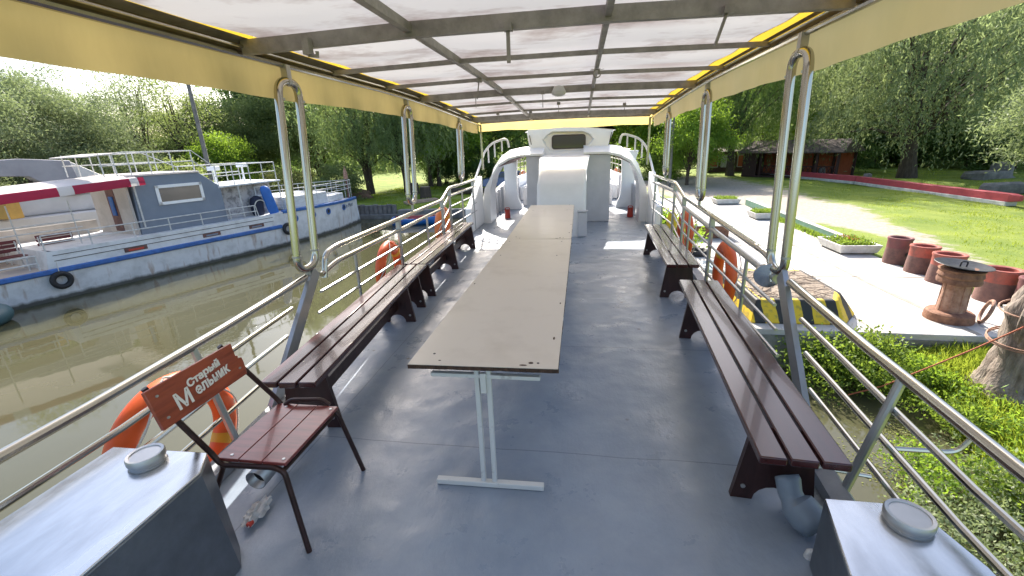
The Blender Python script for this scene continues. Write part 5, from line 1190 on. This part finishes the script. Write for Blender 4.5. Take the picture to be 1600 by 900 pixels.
# low shed with framed panels left of the willow
sh = thing('garden_shed', 'low shed with white frames and a red and white panel behind the dark willow', 'shed', (12.0, 47.5, LAND), R(-8))
m = MB(); m.span((0, 0, 0), (4.6, 2, 1.9)); m.build('wall', mat('shed_brown', (.12, .07, .05), .8, vary=.3), sh)
m = MB(); m.add([(-.3, -.3, 1.92), (4.9, -.3, 1.92), (4.9, 2.3, 2.3), (-.3, 2.3, 2.3)], [(0, 1, 2, 3)]); m.build('roof', PR, sh, solid=.08, smooth=0)
for k in range(3):
    w_ = blank('window', sh); m = MB(); x = .3+k*1.45; m.span((x, -.03, .5), (x+1.15, .0, 1.6)); m.build('panel', PO if k != 1 else WHITEBASE, w_)
    m = MB()
    for a, b in (((x, 0, .5), (x+1.15, 0, .5)), ((x, 0, 1.6), (x+1.15, 0, 1.6)), ((x, 0, .5), (x, 0, 1.6)), ((x+1.15, 0, .5), (x+1.15, 0, 1.6))): m.bar((a[0], -.05, a[2]), (b[0], -.05, b[2]), .07, .07)
    m.build('frame', WHITEBASE, w_)
m = MB(); m.lathe([(.36, 0), (.33, .5), (.32, .75)], n=16, caps=False); o = m.build('whitewash_collar', WHITEBASE); 
# pole on land and grey pole behind the moored boat
for x, y, h, r_, lb in ((6.35, 33.5, 5.6, .11, 'grey concrete pole beyond the end of the quay'), (-19.8, 21.6, 8.6, .13, 'tall grey pole rising behind the moored boat')):
    t = thing('pole', lb, 'pole', (x, y, LAND-.1)); m = MB(); m.tube([(0, 0, 0), (0, 0, h)], [r_, r_*.6], 12); m.build('shaft', CONCRETE_OLD, t); m = MB(); m.tube([(0, 0, h-.3), (.5, 0, h-.25)], .03, 8); m.build('bracket', DARKIRON, t)
o.location = (14.04-.05, 42.54, LAND)
wt = [q_ for q_ in bpy.data.objects if q_.get('label', '').startswith('dark willow with whitewashed')][0]
o.location = (wt.location.x, wt.location.y, wt.location.z+.02); tag(o, None); 
bpy.context.view_layer.update(); o.parent = wt; o.location = (0, 0, .02)

# parked blue car beyond the bank
def car(loc, rz):
    t = thing('parked_car', 'dark blue hatchback car parked on the far bank, seen through the left arch', 'car', loc, rz)
    CB = mat('dark_blue_car_paint', (.02, .04, .13), .25, .2, coat=1.0)
    side = [(-2.0, .35), (-2.02, .62), (-1.95, .88), (-1.1, .98), (-.55, 1.38), (.9, 1.42), (1.6, 1.05), (1.95, .95), (2.0, .55), (1.95, .35)]
    m = MB(); rg = []
    for y, k, dz in ((-.82, .985, -.02), (-.78, 1, 0), (.78, 1, 0), (.82, .985, -.02)): rg.append([(x*k, y*(1 if z < .95 else .84), z+(dz if z > .5 else 0)) for x, z in side])
    m.loft(rg); m.build('body', CB, t, bevel=.04, smooth=35)
    for s in (-1, 1):
        m = MB(); m.prism([(-.95, 1.0), (-.5, 1.32), (.15, 1.35), (.15, 1.0)], lambda x, z, y: (x, s*(y-(z-1)*.33), z), .80, .815); m.prism([(.22, 1.0), (.22, 1.35), (.85, 1.34), (1.35, 1.04)], lambda x, z, y: (x, s*(y-(z-1)*.33), z), .80, .815); m.build('side_window', GLASS_DARK, t)
    m = MB(); m.add([(-1.08, -.66, 1.0), (-1.08, .66, 1.0), (-.60, .60, 1.36), (-.60, -.60, 1.36)], [(0, 1, 2, 3)]); m.build('windscreen', GLASS_DARK, t, solid=.01)
    for x in (-1.25, 1.25):
        for s in (-1, 1):
            w_ = blank('wheel', t); m = MB(); M_ = Matrix.Rotation(R(90), 3, 'X'); m.lathe([(.17, -.1), (.31, -.1), (.325, 0), (.31, .1), (.17, .1)], (x, s*.76, .32), 24, M_, caps=False); m.build('tyre', RUBBER, w_)
            m = MB(); m.lathe([(0, -.07), (.18, -.09), (.18, .09), (0, .07)], (x, s*.76, .32), 16, M_, caps=False); m.build('rim', STEEL_DULL, w_)
    for s in (-1, 1): m = MB(); m.box((-1.97, s*.6, .74), (.06, .3, .14)); m.build('headlight', LAMPSHADE, t, bevel=.03)
car((-5.6, 34.6, LAND), R(12))

# bank wall of piles, stones, timber
pw = thing('sheet_pile_wall', 'row of rounded grey concrete piles retaining the bank right of the moored boat bow', 'retaining wall', (-13.6, 25.2, 0))
for k in range(9):
    m = MB(); x = .29*k+.15; m.tube([(x, 0, -2.7), (x, 0, -1.42+.03*math.sin(k*2))], .155, 12); m.build('pile', CONCRETE_OLD, pw)
m = MB(); m.span((-.1, -.35, -2.7), (2.9, -.16, -1.95)); m.span((2.75, -.25, -2.7), (8.4, .3, -1.72)); m.build('stone_footing', CONCRETE_OLD, pw, bevel=.04)
tm = thing('timber_pile', 'pale sawn boards lying on the bank beside the willow grove', 'timber', (-10.2, 27.2, LAND), .9)
for k in range(6):
    m = MB(); m.box((.0+.05*k, .16*k-.4, .05+.06*(k % 2)), (2.4, .14, .05)); m.build('board', CUTWOOD, tm)
m = MB(); m.tube([(0, 0, .2), (1.5, .2, .22), (3.3, .1, .18)], [.28, .25, .2], 12); o = m.build('fallen_log', TRUNKM); o.location = (-9.3, 31.5, LAND); tag(o, 'fallen log on the grass below the bright yellow-green tree', 'log')
for x, y, h, lb in ((-12.3, 31.8, .9, 'cut stump with whitewashed band left of the lawn'), (-10.6, 29.5, .8, 'wide cut stump at the lawn beside the sawn boards')):
    t = thing('cut_stump', lb, 'tree stump', (x, y, LAND-.02)); m = MB(); m.tube([(0, 0, 0), (0, 0, h)], [.42, .34], 14); m.build('wood', TRUNKM, t); m = MB(); m.tube([(0, 0, h), (0, 0, h+.01)], .33, 14); m.build('cut_face', CUTWOOD, t)
# earth mound
bm = bmesh.new(); bmesh.ops.create_icosphere(bm, subdivisions=4, radius=1)
for v in bm.verts: k = 1+.12*math.sin(v.co.x*7+v.co.y*4)+.08*math.sin(v.co.y*11+v.co.z*6); v.co = Vector((v.co.x*2.6*k, v.co.y*1.8*k, max(-.1, v.co.z*.95*k)))
me = bpy.data.meshes.new('earth_mound'); bm.to_mesh(me); bm.free(); me.materials.append(mat('brown_earth', (.22, .13, .09), .95, color2=(.13, .08, .05), vscale=3, bump=.8)); me.shade_smooth()
o = bpy.data.objects.new('earth_mound', me); COL.objects.link(o); o.location = (-17.9, 30.0, LAND); tag(o, 'brown heap of earth behind the foredeck of the moored boat', 'earth heap')

# small blue rowing boat
rb = thing('rowing_boat', 'small bright blue rowing boat with red inside, moored by the far wall', 'rowing boat', (-8.7, 23.0, WATER+.02), R(-78))
BLUEB = mat('bright_blue_boat_paint', (.02, .16, .50), .45, color2=(.015, .10, .34), vscale=4); REDB = mat('faded_red_boat_inside', (.38, .08, .08), .7, vary=.4)
def rbring(s, k, dz): 
    w = interp(s, [-1.5, -1.2, 0, 1, 1.7], [.45, .55, .62, .42, .03])*k; z = interp(s, [-1.5, 0, 1.7], [.38, .32, .52]); return [(-w, s, z+dz), (-w*.8, s, .06), (-w*.4, s, -.08), (w*.4, s, -.08), (w*.8, s, .06), (w, s, z+dz)]
m = MB(); m.loft([rbring(s, 1, 0) for s in np.linspace(-1.5, 1.7, 14)], closed=False, caps=False); m.add(rbring(-1.5, 1, 0), [(0, 1, 2, 3, 4, 5)]); m.build('hull', BLUEB, rb, smooth=60, solid=.03)
m = MB(); m.loft([[(a*.93, b, c*.9+.045) for a, b, c in rbring(s, 1, 0)] for s in np.linspace(-1.44, 1.55, 12)], closed=False, caps=False); m.build('inside_lining', REDB, rb, smooth=60)
for s in (-.9, .1): m = MB(); m.box((0, s, .24), (1.08, .25, .03)); m.build('thwart', REDB, rb)
m = MB(); m.tube([(-.2, -1.2, .42), (.25, .9, .48)], .02, 6); m.build('oar', CUTWOOD, rb)

# ------------------------------------------------------------------ MOORED BOAT on the left
mbt = thing('moored_boat', 'old white river boat with grey-blue cabin, blue rubbing strake and crimson-edged awning', 'boat')
def LP(s, a, z): p = LBB + LBU*s - LBN*a; return (p.x, p.y, z)      # a: metres away from us
WHITEHULL = mat('weathered_white_hull', (.68, .69, .70), .6, color2=(.50, .51, .51), vscale=2.2, bump=.25, bscale=6, lo=.3, hi=.55)
WHITEOLD = mat('old_white_planks', (.66, .68, .70), .6, color2=(.50, .51, .52), vscale=3, stretch=(1, 1, 4), bump=.25, bscale=10)
def add_rust_streaks(m):
    nt = m.node_tree; nd = nt.nodes; ln = nt.links; p = nd['Principled BSDF']; src = p.inputs['Base Color'].links[0].from_socket
    tc = nd.new('ShaderNodeTexCoord'); mp = nd.new('ShaderNodeMapping'); mp.inputs['Scale'].default_value = (2.2, 2.2, .35); n = nd.new('ShaderNodeTexNoise'); n.inputs['Scale'].default_value = 2.2; n.inputs['Detail'].default_value = 6
    ln.new(tc.outputs['Object'], mp.inputs[0]); ln.new(mp.outputs[0], n.inputs[0]); r = nd.new('ShaderNodeMapRange'); r.inputs[1].default_value = .58; r.inputs[2].default_value = .72; r.inputs[4].default_value = .75; ln.new(n.outputs[0], r.inputs[0])
    sx = nd.new('ShaderNodeSeparateXYZ'); ln.new(tc.outputs['Object'], sx.inputs[0]); g = nd.new('ShaderNodeMapRange'); g.inputs[1].default_value = -1.2; g.inputs[2].default_value = -1.5; ln.new(sx.outputs[2], g.inputs[0])
    mu = nd.new('ShaderNodeMath'); mu.operation = 'MULTIPLY'; ln.new(r.outputs[0], mu.inputs[0]); ln.new(g.outputs[0], mu.inputs[1])
    x = nd.new('ShaderNodeMix'); x.data_type = 'RGBA'; ln.new(mu.outputs[0], x.inputs[0]); ln.new(src, x.inputs[6]); x.inputs[7].default_value = (.30, .19, .12, 1)
    # algae line at the water
    w = nd.new('ShaderNodeMath'); w.operation = 'MULTIPLY_ADD'; ln.new(n.outputs[0], w.inputs[0]); w.inputs[1].default_value = .16; ln.new(sx.outputs[2], w.inputs[2])
    al = nd.new('ShaderNodeMapRange'); al.inputs[1].default_value = -1.94; al.inputs[2].default_value = -2.04; al.inputs[4].default_value = .92; ln.new(w.outputs[0], al.inputs[0])
    y = nd.new('ShaderNodeMix'); y.data_type = 'RGBA'; ln.new(al.outputs[0], y.inputs[0]); ln.new(x.outputs[2], y.inputs[6]); y.inputs[7].default_value = (.04, .042, .03, 1); ln.new(y.outputs[2], p.inputs['Base Color'])
add_rust_streaks(WHITEHULL)
BLUES = mat('blue_strake_paint', (.04, .15, .45), .5, color2=(.03, .09, .26), vscale=4, bump=.2)
GREYCAB = mat('grey_blue_cabin_paint', (.20, .235, .29), .6, color2=(.17, .20, .25), vscale=1.5, bump=.08, bscale=5)
CRIMSON = mat('crimson_awning_cloth', (.34, .02, .06), .7, vary=.2, vscale=3, transl=.3, tcol=(.55, .03, .08)); AWNW = mat('white_awning_cloth', (.72, .68, .66), .7, vary=.1, vscale=2, transl=.3)
WRAIL = mat('white_rail_paint', (.62, .62, .60), .5, vary=.3, vscale=8)
BW = 3.3
def near_a(s): return interp(s, [-8, 7, 9, 11, 12.5, 13.6], [0, 0, .12, .5, 1.05, BW/2])
def hull_top(s): return interp(s, [-8, -.4, -.35, 7.1, 7.6, 13.6], [-1.3, -1.3, -.74, -.74, -.70, -.80])
ss = list(np.linspace(-8, -.4, 8)) + list(np.linspace(-.3, 7.0, 10)) + list(np.linspace(7.5, 13.6, 22))
def hring(s):
    a = near_a(s); w = BW-a; zt = hull_top(s)
    fl = .0 if s < 8 else (s-8)/5.6*.12
    return [LP(s, a-fl*.0, zt), LP(s, a+.01, -1.35), LP(s, a+.10*(1 if s < 13 else .1), -2.25), LP(s, a+.2*(1 if s < 13 else 0), -2.8), LP(s, w-.2*(1 if s < 13 else 0), -2.8), LP(s, w-.10, -2.25), LP(s, w-.01, -1.35), LP(s, w, zt)]
m = MB(); m.loft([hring(s) for s in ss], closed=True); m.build('hull', WHITEHULL, mbt, smooth=35)
# rubbing strake (blue), cap rail (blue)
m = MB(); m.loft([[LP(s, near_a(s)-.07, -1.26), LP(s, near_a(s)-.07, -1.38), LP(s, near_a(s)+.01, -1.42), LP(s, near_a(s)+.01, -1.24)] for s in np.linspace(-8, 7.35, 30)]); m.build('rubbing_strake', BLUES, mbt, bevel=.015)
m = MB(); m.loft([[LP(s, near_a(s)-.06, hull_top(s)+.05), LP(s, near_a(s)-.06, hull_top(s)-.08), LP(s, near_a(s)+.06, hull_top(s)-.10), LP(s, near_a(s)+.12, hull_top(s)+.06)] for s in np.linspace(7.55, 13.55, 26)]); m.build('cap_rail', BLUES, mbt, bevel=.015)
m = MB()
for zl in (-.88, -1.04): m.loft([[LP(s, -.006, zl), LP(s, -.006, zl+.018), LP(s, .004, zl+.018), LP(s, .004, zl)] for s in (-.2, 3, 7.0)])
m.build('plank_seams', DARKIRON, mbt, smooth=0)
for s, mt in ((1.85, REDPAINT), (4.35, GREYCAB), (6.2, GREYCAB)):
    m = MB(); m.loft([[LP(s-.33, -.012, -1.18), LP(s-.33, -.012, -1.04), LP(s-.33, .02, -1.04), LP(s-.33, .02, -1.18)], [LP(s+.33, -.012, -1.18), LP(s+.33, -.012, -1.04), LP(s+.33, .02, -1.04), LP(s+.33, .02, -1.18)]]); sc = m.build('scupper_frame', RUSTDARK, mbt, bevel=.008)
    m = MB(); m.loft([[LP(s-.22, -.02, -1.15), LP(s-.22, -.02, -1.09), LP(s-.22, .0, -1.09), LP(s-.22, .0, -1.15)], [LP(s+.22, -.02, -1.15), LP(s+.22, -.02, -1.09), LP(s+.22, 0, -1.09), LP(s+.22, 0, -1.15)]]); m.build('scupper_opening', mt, sc)
# portholes
for s in (8.15, 9.25, 10.35, 11.75):
    a = near_a(s); s2 = s+.2; tangent = Vector(LP(s2, near_a(s2), 0))-Vector(LP(s-.2, near_a(s-.2), 0)); tangent.normalize(); nn = tangent.cross(Vector((0, 0, 1))).normalized()
    c = Vector(LP(s, a, -1.10)) + nn*.015
    M_ = Matrix((tangent, Vector((0, 0, 1)), nn)).transposed()
    m = MB(); m.lathe([(.09, -.02), (.16, -.02), (.165, .01), (.15, .025), (.11, .02), (.09, -.01)], c, 20, M_, caps=False); ph_ = m.build('porthole', BLUES, mbt)
    m = MB(); m.lathe([(0, .0), (.11, .0), (.11, .005), (0, .005)], c, 20, M_, caps=False); m.build('porthole_glass', GLASS_DARK, ph_)
# bow lettering, three illegible dark characters as on the photo
def bow_txt(a, b, c):
    s = 12.35+a; na = near_a(s); tg = (Vector(LP(s+.1, near_a(s+.1), 0))-Vector(LP(s-.1, near_a(s-.1), 0))).normalized(); nn = tg.cross(Vector((0, 0, 1))).normalized()
    return Vector(LP(s, na, -1.16+b)) + nn*(.012+c)
text_mesh('Le Mont', .30, 'bow_lettering', mat('dark_blue_lettering', (.05, .08, .16), .6), mbt, bow_txt, shear=.25)
# decks, coamings
m = MB(); m.loft([[LP(s, near_a(s)+.15, -.12), LP(s, near_a(s)+.13, hull_top(s)+.03), LP(s, BW-near_a(s)-.13, hull_top(s)+.03), LP(s, BW-near_a(s)-.15, -.12)] for s in np.linspace(7.9, 10.6, 6)]); m.build('foredeck_trunk', WHITEOLD, mbt, bevel=.03)
m = MB(); m.loft([[LP(s, near_a(s)+.35, -.40), LP(s, near_a(s)+.33, -.72), LP(s, BW-near_a(s)-.33, -.72), LP(s, BW-near_a(s)-.35, -.40)] for s in np.linspace(10.6, 12.4, 5)]); m.build('foredeck_hatch', WHITEOLD, mbt, bevel=.03)
m = MB()
for zz in (.22, .0, -.22):
    m.tube([LP(s, near_a(s)+.15, zz-.0) for s in np.linspace(7.8, 13.3, 12)] + [LP(s, BW-near_a(s)-.15, zz) for s in np.linspace(13.3, 7.8, 12)], .016, 6)
for s in np.linspace(8.2, 13.2, 7): m.tube([LP(s, near_a(s)+.15, -.75), LP(s, near_a(s)+.15, .22)], .016, 6); m.tube([LP(s, BW-near_a(s)-.15, -.75), LP(s, BW-near_a(s)-.15, .22)], .016, 6)
m.build('bow_railing', WRAIL, mbt)
m = MB(); m.tube([LP(12.9, 1.5, -.75), LP(12.9, 1.5, 1.0)], [.05, .03], 8); m.build('bow_mast', RUSTDARK, mbt); m = MB(); m.lathe([(.12, 0), (.1, .35), (0.02, .6)], LP(12.9, 1.5, .3), 10, caps=False); m.build('furled_flag', RUSTPINK, mbt)
# main cabin
cb = blank('cabin', mbt)
def slabprism(prof, a0, a1, name, mater, parent, **k):
    m = MB(); m.prism(prof, lambda s, z, a: LP(s, a, z), a0, a1); return m.build(name, mater, parent, **k)
slabprism([(2.28, -.74), (5.28, -.74), (5.28, .62), (4.60, 1.20), (2.42, 1.20)], .32, BW-.4, 'cabin_wall', GREYCAB, cb, bevel=.015)
slabprism([(2.36, 1.201), (4.62, 1.201), (4.60, 1.26), (2.36, 1.26)], .27, BW-.35, 'cabin_roof', AWNW, cb, bevel=.01)
wn_ = blank('window', cb)
def rectframe(s0, s1, z0, z1, w, a, name, mater, parent, d=.03, sk=0.0):
    m = MB()
    for (p, q_) in (((s0, z0), (s1, z0)), ((s1, z0), (s1, z1)), ((s1, z1), (s0, z1)), ((s0, z1), (s0, z0))):
        dx, dz = q_[0]-p[0], q_[1]-p[1]; L = math.hypot(dx, dz); ux, uz = dx/L, dz/L
        m.bar(LP(p[0]-ux*w/2, a, p[1]-uz*w/2), LP(q_[0]+ux*w/2, a, q_[1]+uz*w/2), w, d, up=tuple(LBN))
    return m.build(name, mater, parent)
rectframe(3.08, 4.55, .22, .80, .10, .30, 'window_frame', WHITEPAINT, wn_)
slabprism([(3.08, .22), (4.55, .22), (4.55, .80), (3.08, .80)], .30, .315, 'window_pane', GLASS_DARK, wn_)
# white trim pole, cream door bulkhead at the aft end
m = MB(); m.bar(LP(2.42, .28, 1.1), LP(2.42, .28, -.5), .05, .03, up=tuple(LBN)); m.build('trim_strip', WRAIL, cb)
CREAM = mat('cream_bulkhead', (.50, .46, .42), .7, color2=(.40, .36, .32), vscale=2)
slabprism([(2.2, -.74), (2.27, -.74), (2.27, 1.1), (2.2, 1.1)], .36, BW-.45, 'aft_bulkhead', CREAM, cb)
dr = blank('door', cb)
slabprism([(2.185, -.65), (2.198, -.65), (2.198, .95), (2.185, .95)], 1.2, 1.75, 'door_leaf', RUSTDARK, dr)
slabprism([(2.13, -.1), (2.18, -.1), (2.18, .55), (2.13, .55)], 1.30, 1.55, 'hanging_blue_jacket', BLUES, dr, bevel=.02)
# lower forward cabin block
lc = blank('forward_cabin', mbt)
slabprism([(5.29, -.74), (7.7, -.74), (7.7, .55), (5.29, .52)], .75, BW-.7, 'weathered_wall', mat('peeling_white_paint', (.48, .46, .46), .8, color2=(.22, .21, .21), vscale=5, bump=.5, lo=.38, hi=.55), lc, bevel=.01)
slabprism([(5.2, .551), (7.95, .60), (7.95, .66), (5.2, .62)], .30, BW-.3, 'flat_roof', WHITEOLD, lc, bevel=.01)
m = MB()
for s in (6.0, 7.85): m.tube([LP(s, .35, -.72), LP(s, .35, .56)], .025, 8)
m.build('roof_post', WRAIL, lc)
rectframe(6.95, 7.5, .05, .42, .05, .73, 'window_frame', WHITEPAINT, lc)
# blue kayak-like mattress and dark bag leaning on the cabin
t = thing('blue_mattress', 'bright blue rounded mattress standing upright against the moored boat forward cabin', 'mattress'); BLUEM = mat('bright_blue_cover', (.02, .14, .50), .5, vary=.2, vscale=4)
m = MB(); rg = []
for z, w, th in ((-.84, .12, .05), (-.80, .2, .09), (-.6, .24, .11), (0, .24, .11), (.3, .23, .10), (.42, .17, .08), (.47, .08, .04)):
    o_ = -.28*(z+.84)/1.3; rg.append([LP(7.28+o_+w*math.cos(q_), .18+th*math.sin(q_), z) for q_ in np.linspace(0, 2*PI, 17)[:-1]])
m.loft(rg); m.build('cover', BLUEM, t)
t = thing('dark_bundle', 'dark navy bundle leaning beside the blue mattress on the moored boat', 'bundle')
m = MB(); rg = []
for z, w, th in ((-.84, .18, .12), (-.6, .27, .2), (-.2, .29, .2), (.0, .22, .16), (.08, .08, .06)): rg.append([LP(6.72+w*math.cos(q_)*(1+.08*math.sin(3*q_)), .42+th*math.sin(q_), z) for q_ in np.linspace(0, 2*PI, 17)[:-1]])
m.loft(rg); m.build('cover', mat('navy_cloth', (.015, .02, .045), .8, bump=.5), t); 
m = MB(); m.tube([LP(6.7+.26*math.cos(q_), .2, -.35+.26*math.sin(q_)) for q_ in np.linspace(.3, 2.8, 9)], .02, 6); m.build('strap', ROPE, t)
# rails: side, cabin roof, forward roof, sloping connections
def lrail(P, posts, r_, name='railing'):
    m = MB()
    for line in P: m.tube([LP(*p) for p in line], r_, 6)
    for a, b in posts: m.tube([LP(*a), LP(*b)], r_, 6)
    return m.build(name, WRAIL, mbt)
lrail([[(-.3, .05, -.27), (6.35, .05, -.27)], [(-.3, .05, -.50), (6.35, .05, -.50)], [(6.35, .05, -.27), (6.42, .05, -.72)]], [((s, .05, -.74), (s, .05, -.27)) for s in (-.3, .8, 1.95, 3.05, 4.15, 5.25, 6.3)], .020)
lrail([[(-7.5, .05, -.80), (-.55, .05, -.80)], [(-7.5, .05, -1.02), (-.55, .05, -1.02)]], [((s, .05, -1.28), (s, .05, -.80)) for s in (-6, -4.6, -3.2, -1.8, -.55)], .022)
lrail([[(-7.5, .6, .0), (.9, .6, .0)], [(-7.5, .6, -.22), (.9, .6, -.22)]], [((s, .6, -1.28), (s, .6, .62)) for s in (-5, -3.4, -1.8, -.6, .75)], .018, 'awning_support')
Rf = [(1.75, .35), (2.4, .35), (4.55, .35)]; back = BW-.45
lrail([[(1.7, .35, 1.9), (2.4, .35, 1.98), (4.55, .35, 1.98), (5.2, .35, 1.40), (7.8, .35, 1.42)], [(1.7, .35, 1.58), (4.5, .35, 1.62), (4.9, .35, 1.3)], [(1.7, back, 1.9), (4.1, back, 1.98), (5.2, back, 1.40), (7.8, back, 1.42)], [(1.7, back, 1.6), (4.5, back, 1.62)], [(1.7, .35, 1.9), (1.7, back, 1.9)], [(4.55, .35, 1.98), (4.1, back, 1.98)], [(5.2, .35, 1.0), (7.8, .35, 1.05)], [(5.2, back, 1.0), (7.8, back, 1.05)], [(7.8, .35, 1.42), (7.8, back, 1.42)]],
      [((s, a, 1.24), (s, a, 1.95)) for s in (1.75, 2.1, 2.5, 3.1, 3.8, 4.5) for a in (.35, back)] + [((s, a, .62), (s, a, 1.42)) for s in (5.25, 5.9, 6.6, 7.2, 7.8) for a in (.35, back)], .019, 'roof_railing')
slabprism([(1.45, 1.86), (2.3, 1.95), (2.3, 1.98), (1.45, 1.89)], .3, BW-.4, 'roof_shade_panel', AWNW, mbt)
m = MB(); m.box(LP(6.9, 1.2, 1.35), (.3, .3, .16)); m.tube([LP(6.9, 1.2, .65), LP(6.9, 1.2, 1.3)], .04, 8); m.tube([LP(6.75, 1.2, .65), LP(6.95, 1.2, 1.0)], .02, 6); m.build('searchlight', WHITEPAINT, mbt, bevel=.02)
m = MB(); m.box(LP(5.7, 1.2, 1.28), (.35, .3, .16)); m.tube([LP(5.7, 1.2, .6), LP(5.7, 1.2, 1.25)], .03, 8); m.build('searchlight', WHITEPAINT, mbt, bevel=.02)
# awning
aw = blank('awning', mbt)
def awz(s): return interp(s, [-8, 2.65], [.50, 1.17])
m = MB(); m.loft([[LP(s, .05, awz(s)-.0), LP(s, .5, awz(s)+.07), LP(s, BW/2, awz(s)+.13), LP(s, BW-.4, awz(s)+.07), LP(s, BW-.05, awz(s))] for s in np.linspace(-8, 2.5, 12)], closed=False, caps=False); m.build('awning_cloth', AWNW, aw, smooth=60)
for s0, s1, mt in ((-8, -2.2, CRIMSON), (-2.2, -1.85, AWNW), (-1.85, .42, CRIMSON), (.42, .78, AWNW), (.78, 2.25, CRIMSON), (2.25, 2.48, AWNW), (2.48, 2.66, CRIMSON)):
    m = MB(); m.loft([[LP(s, .05, awz(s)+.01), LP(s, .0, awz(s)-.12), LP(s, .01+.015*math.sin(s*9), awz(s)-.25)] for s in np.linspace(s0, s1, 8)], closed=False, caps=False); m.build('awning_edge', mt, aw, smooth=60)
# aft deck, seats and tables in shade
m = MB(); m.loft([[LP(s, .02, -1.299), LP(s, .02, -1.27), LP(s, BW-.02, -1.27), LP(s, BW-.02, -1.299)] for s in (-7.9, 2.2)]); m.build('aft_deck', CREAM, mbt)
slabprism([(-7.5, -1.27), (2.2, -1.27), (2.2, -.30), (-7.5, -.30)], BW-.25, BW-.18, 'far_bulwark', CREAM, mbt)
for k, (s, a) in enumerate(((-.9, .9), (-2.1, .9), (-3.3, .95), (-.9, 2.2), (-2.1, 2.2), (.5, 1.2))):
    t = thing('passenger_seat', 'maroon slatted seat under the awning, ' + ('first row nearest the rail', 'second row nearest the rail', 'third row nearest the rail', 'first row on the far side', 'second row on the far side', 'the one close to the cabin door')[k], 'seat', group='maroon seats under the awning of the moored boat')
    MAR = bpy.data.materials.get('maroon_wood') or mat('maroon_wood', (.14, .025, .03), .5, vary=.3)
    m = MB()
    for q_ in range(3): m.bar(LP(s-.45, a+.15*q_, -.85), LP(s+.45, a+.15*q_, -.85), .12, .03)
    m.build('seat', MAR, t); m = MB()
    for q_ in range(3): m.bar(LP(s-.45, a+.42, -.70+.12*q_), LP(s+.45, a+.46, -.70+.12*q_), .03, .09)
    m.build('backrest', MAR, t)
    for q_ in (-.4, .4): m = MB(); m.tube([LP(s+q_, a, -.86), LP(s+q_, a, -1.265)], .02, 6); m.tube([LP(s+q_, a+.42, -.45), LP(s+q_, a+.38, -1.265)], .02, 6); m.build('leg', WRAIL, t)
slabprism([(-.25, -.74), (-.18, -.74), (-.18, -1.28), (-.25, -1.28)], .03, .5, 'step_bulkhead', WHITEOLD, mbt)
# tyre fenders
def tyre(s, z, label, rr=.20):
    t = thing('tyre_fender', label, 'tyre', LP(s, near_a(s)-.10, z), group=None); ang = math.atan2(-LBU.x, LBU.y); t.rotation_euler = (0, 0, ang)
    m = MB(); N = 28; m.tube([(0, rr*math.cos(2*PI*i/N), rr*math.sin(2*PI*i/N)) for i in range(N)], .075, 12, closed=True); m.build('tyre', RUBBER, t)
    m = MB(); m.tube([(0, 0, rr), (.05, 0, rr+.35)], .012, 6); m.build('hanging_rope', ROPE, t)
tyre(-.22, -1.60, 'black tyre fender hanging on the white hull at the left, below the awning')
tyre(7.6, -1.47, 'black tyre fender hanging below the blue mattress')
# teal dinghy nose
dg_ = thing('inflatable_dinghy', 'dark teal inflatable dinghy nose floating at the left edge', 'dinghy', LP(-2.35, -.75, WATER+.17), math.atan2(-LBU.x, LBU.y))
TEAL = mat('dark_teal_rubber', (.04, .10, .12), .5, vary=.3, bump=.1)
m = MB(); P = [(-.5, -2.6, 0), (-.5, -.2, .0), (-.38, .35, .03), (0, .62, .06), (.38, .35, .03), (.5, -.2, 0), (.5, -2.6, 0)]; m.tube(P, .24, 16, bend=.3); m.build('tube', TEAL, dg_)
m = MB(); m.span((-.45, -2.6, -.12), (.45, .3, -.05)); m.build('floor', TEAL, dg_)

# second boat behind: white hull with grey angular superstructure
sb2 = thing('angular_boat', 'boat behind the awning with a grey angular swept superstructure and white hull', 'boat')
GREYS = mat('grey_violet_panel', (.30, .29, .31), .6, color2=(.24, .23, .25), vscale=1.5); WHT2 = mat('pale_hull_paint', (.58, .56, .54), .5, vary=.12, vscale=1.5)
slabprism([(-7, -2.4), (6.2, -2.4), (6.8, -.5), (6.6, -.2), (2, -.15), (-7, -.2)], 5.4, 8.2, 'hull', WHT2, sb2, bevel=.06)
slabprism([(-6, -.15), (4.9, -.15), (5.6, .25), (4.2, .5), (-6, .5)], 5.8, 7.8, 'deckhouse', WHT2, sb2, bevel=.05)
slabprism([(-3.5, 1.62), (1.5, 1.92), (2.95, 1.80), (3.1, .5), (2.5, .5), (1.65, 1.28), (-1, 1.45)], 5.6, 6.2, 'swept_arch', GREYS, sb2, bevel=.03)
slabprism([(-3.5, 1.55), (1.5, 1.86), (2.9, 1.74), (2.9, 1.66), (1.5, 1.78), (-3.5, 1.47)], 6.21, 8.0, 'roof_panel', GREYS, sb2)
slabprism([(2.96, 1.78), (4.2, .95), (4.2, .5), (3.12, .5)], 5.75, 6.1, 'white_wing', WHT2, sb2, bevel=.03)
slabprism([(1.75, .5), (2.5, .5), (2.2, 1.3), (1.8, 1.5)], 6.22, 6.3, 'dark_window', GLASS_DARK, sb2)
t = thing('yellow_box', 'yellow board box standing on the boat behind the awning poles', 'box', LP(.6, 5.2, -.1)); m = MB(); m.box((0, 0, .3), (.9, .4, .6)); m.build('box_body', mat('ochre_board', (.55, .33, .08), .7, vary=.2), t, bevel=.02); m = MB(); m.box((0, 0, .62), (.96, .46, .04)); m.build('lid', mat('ochre_lid', (.5, .3, .1), .7), t)
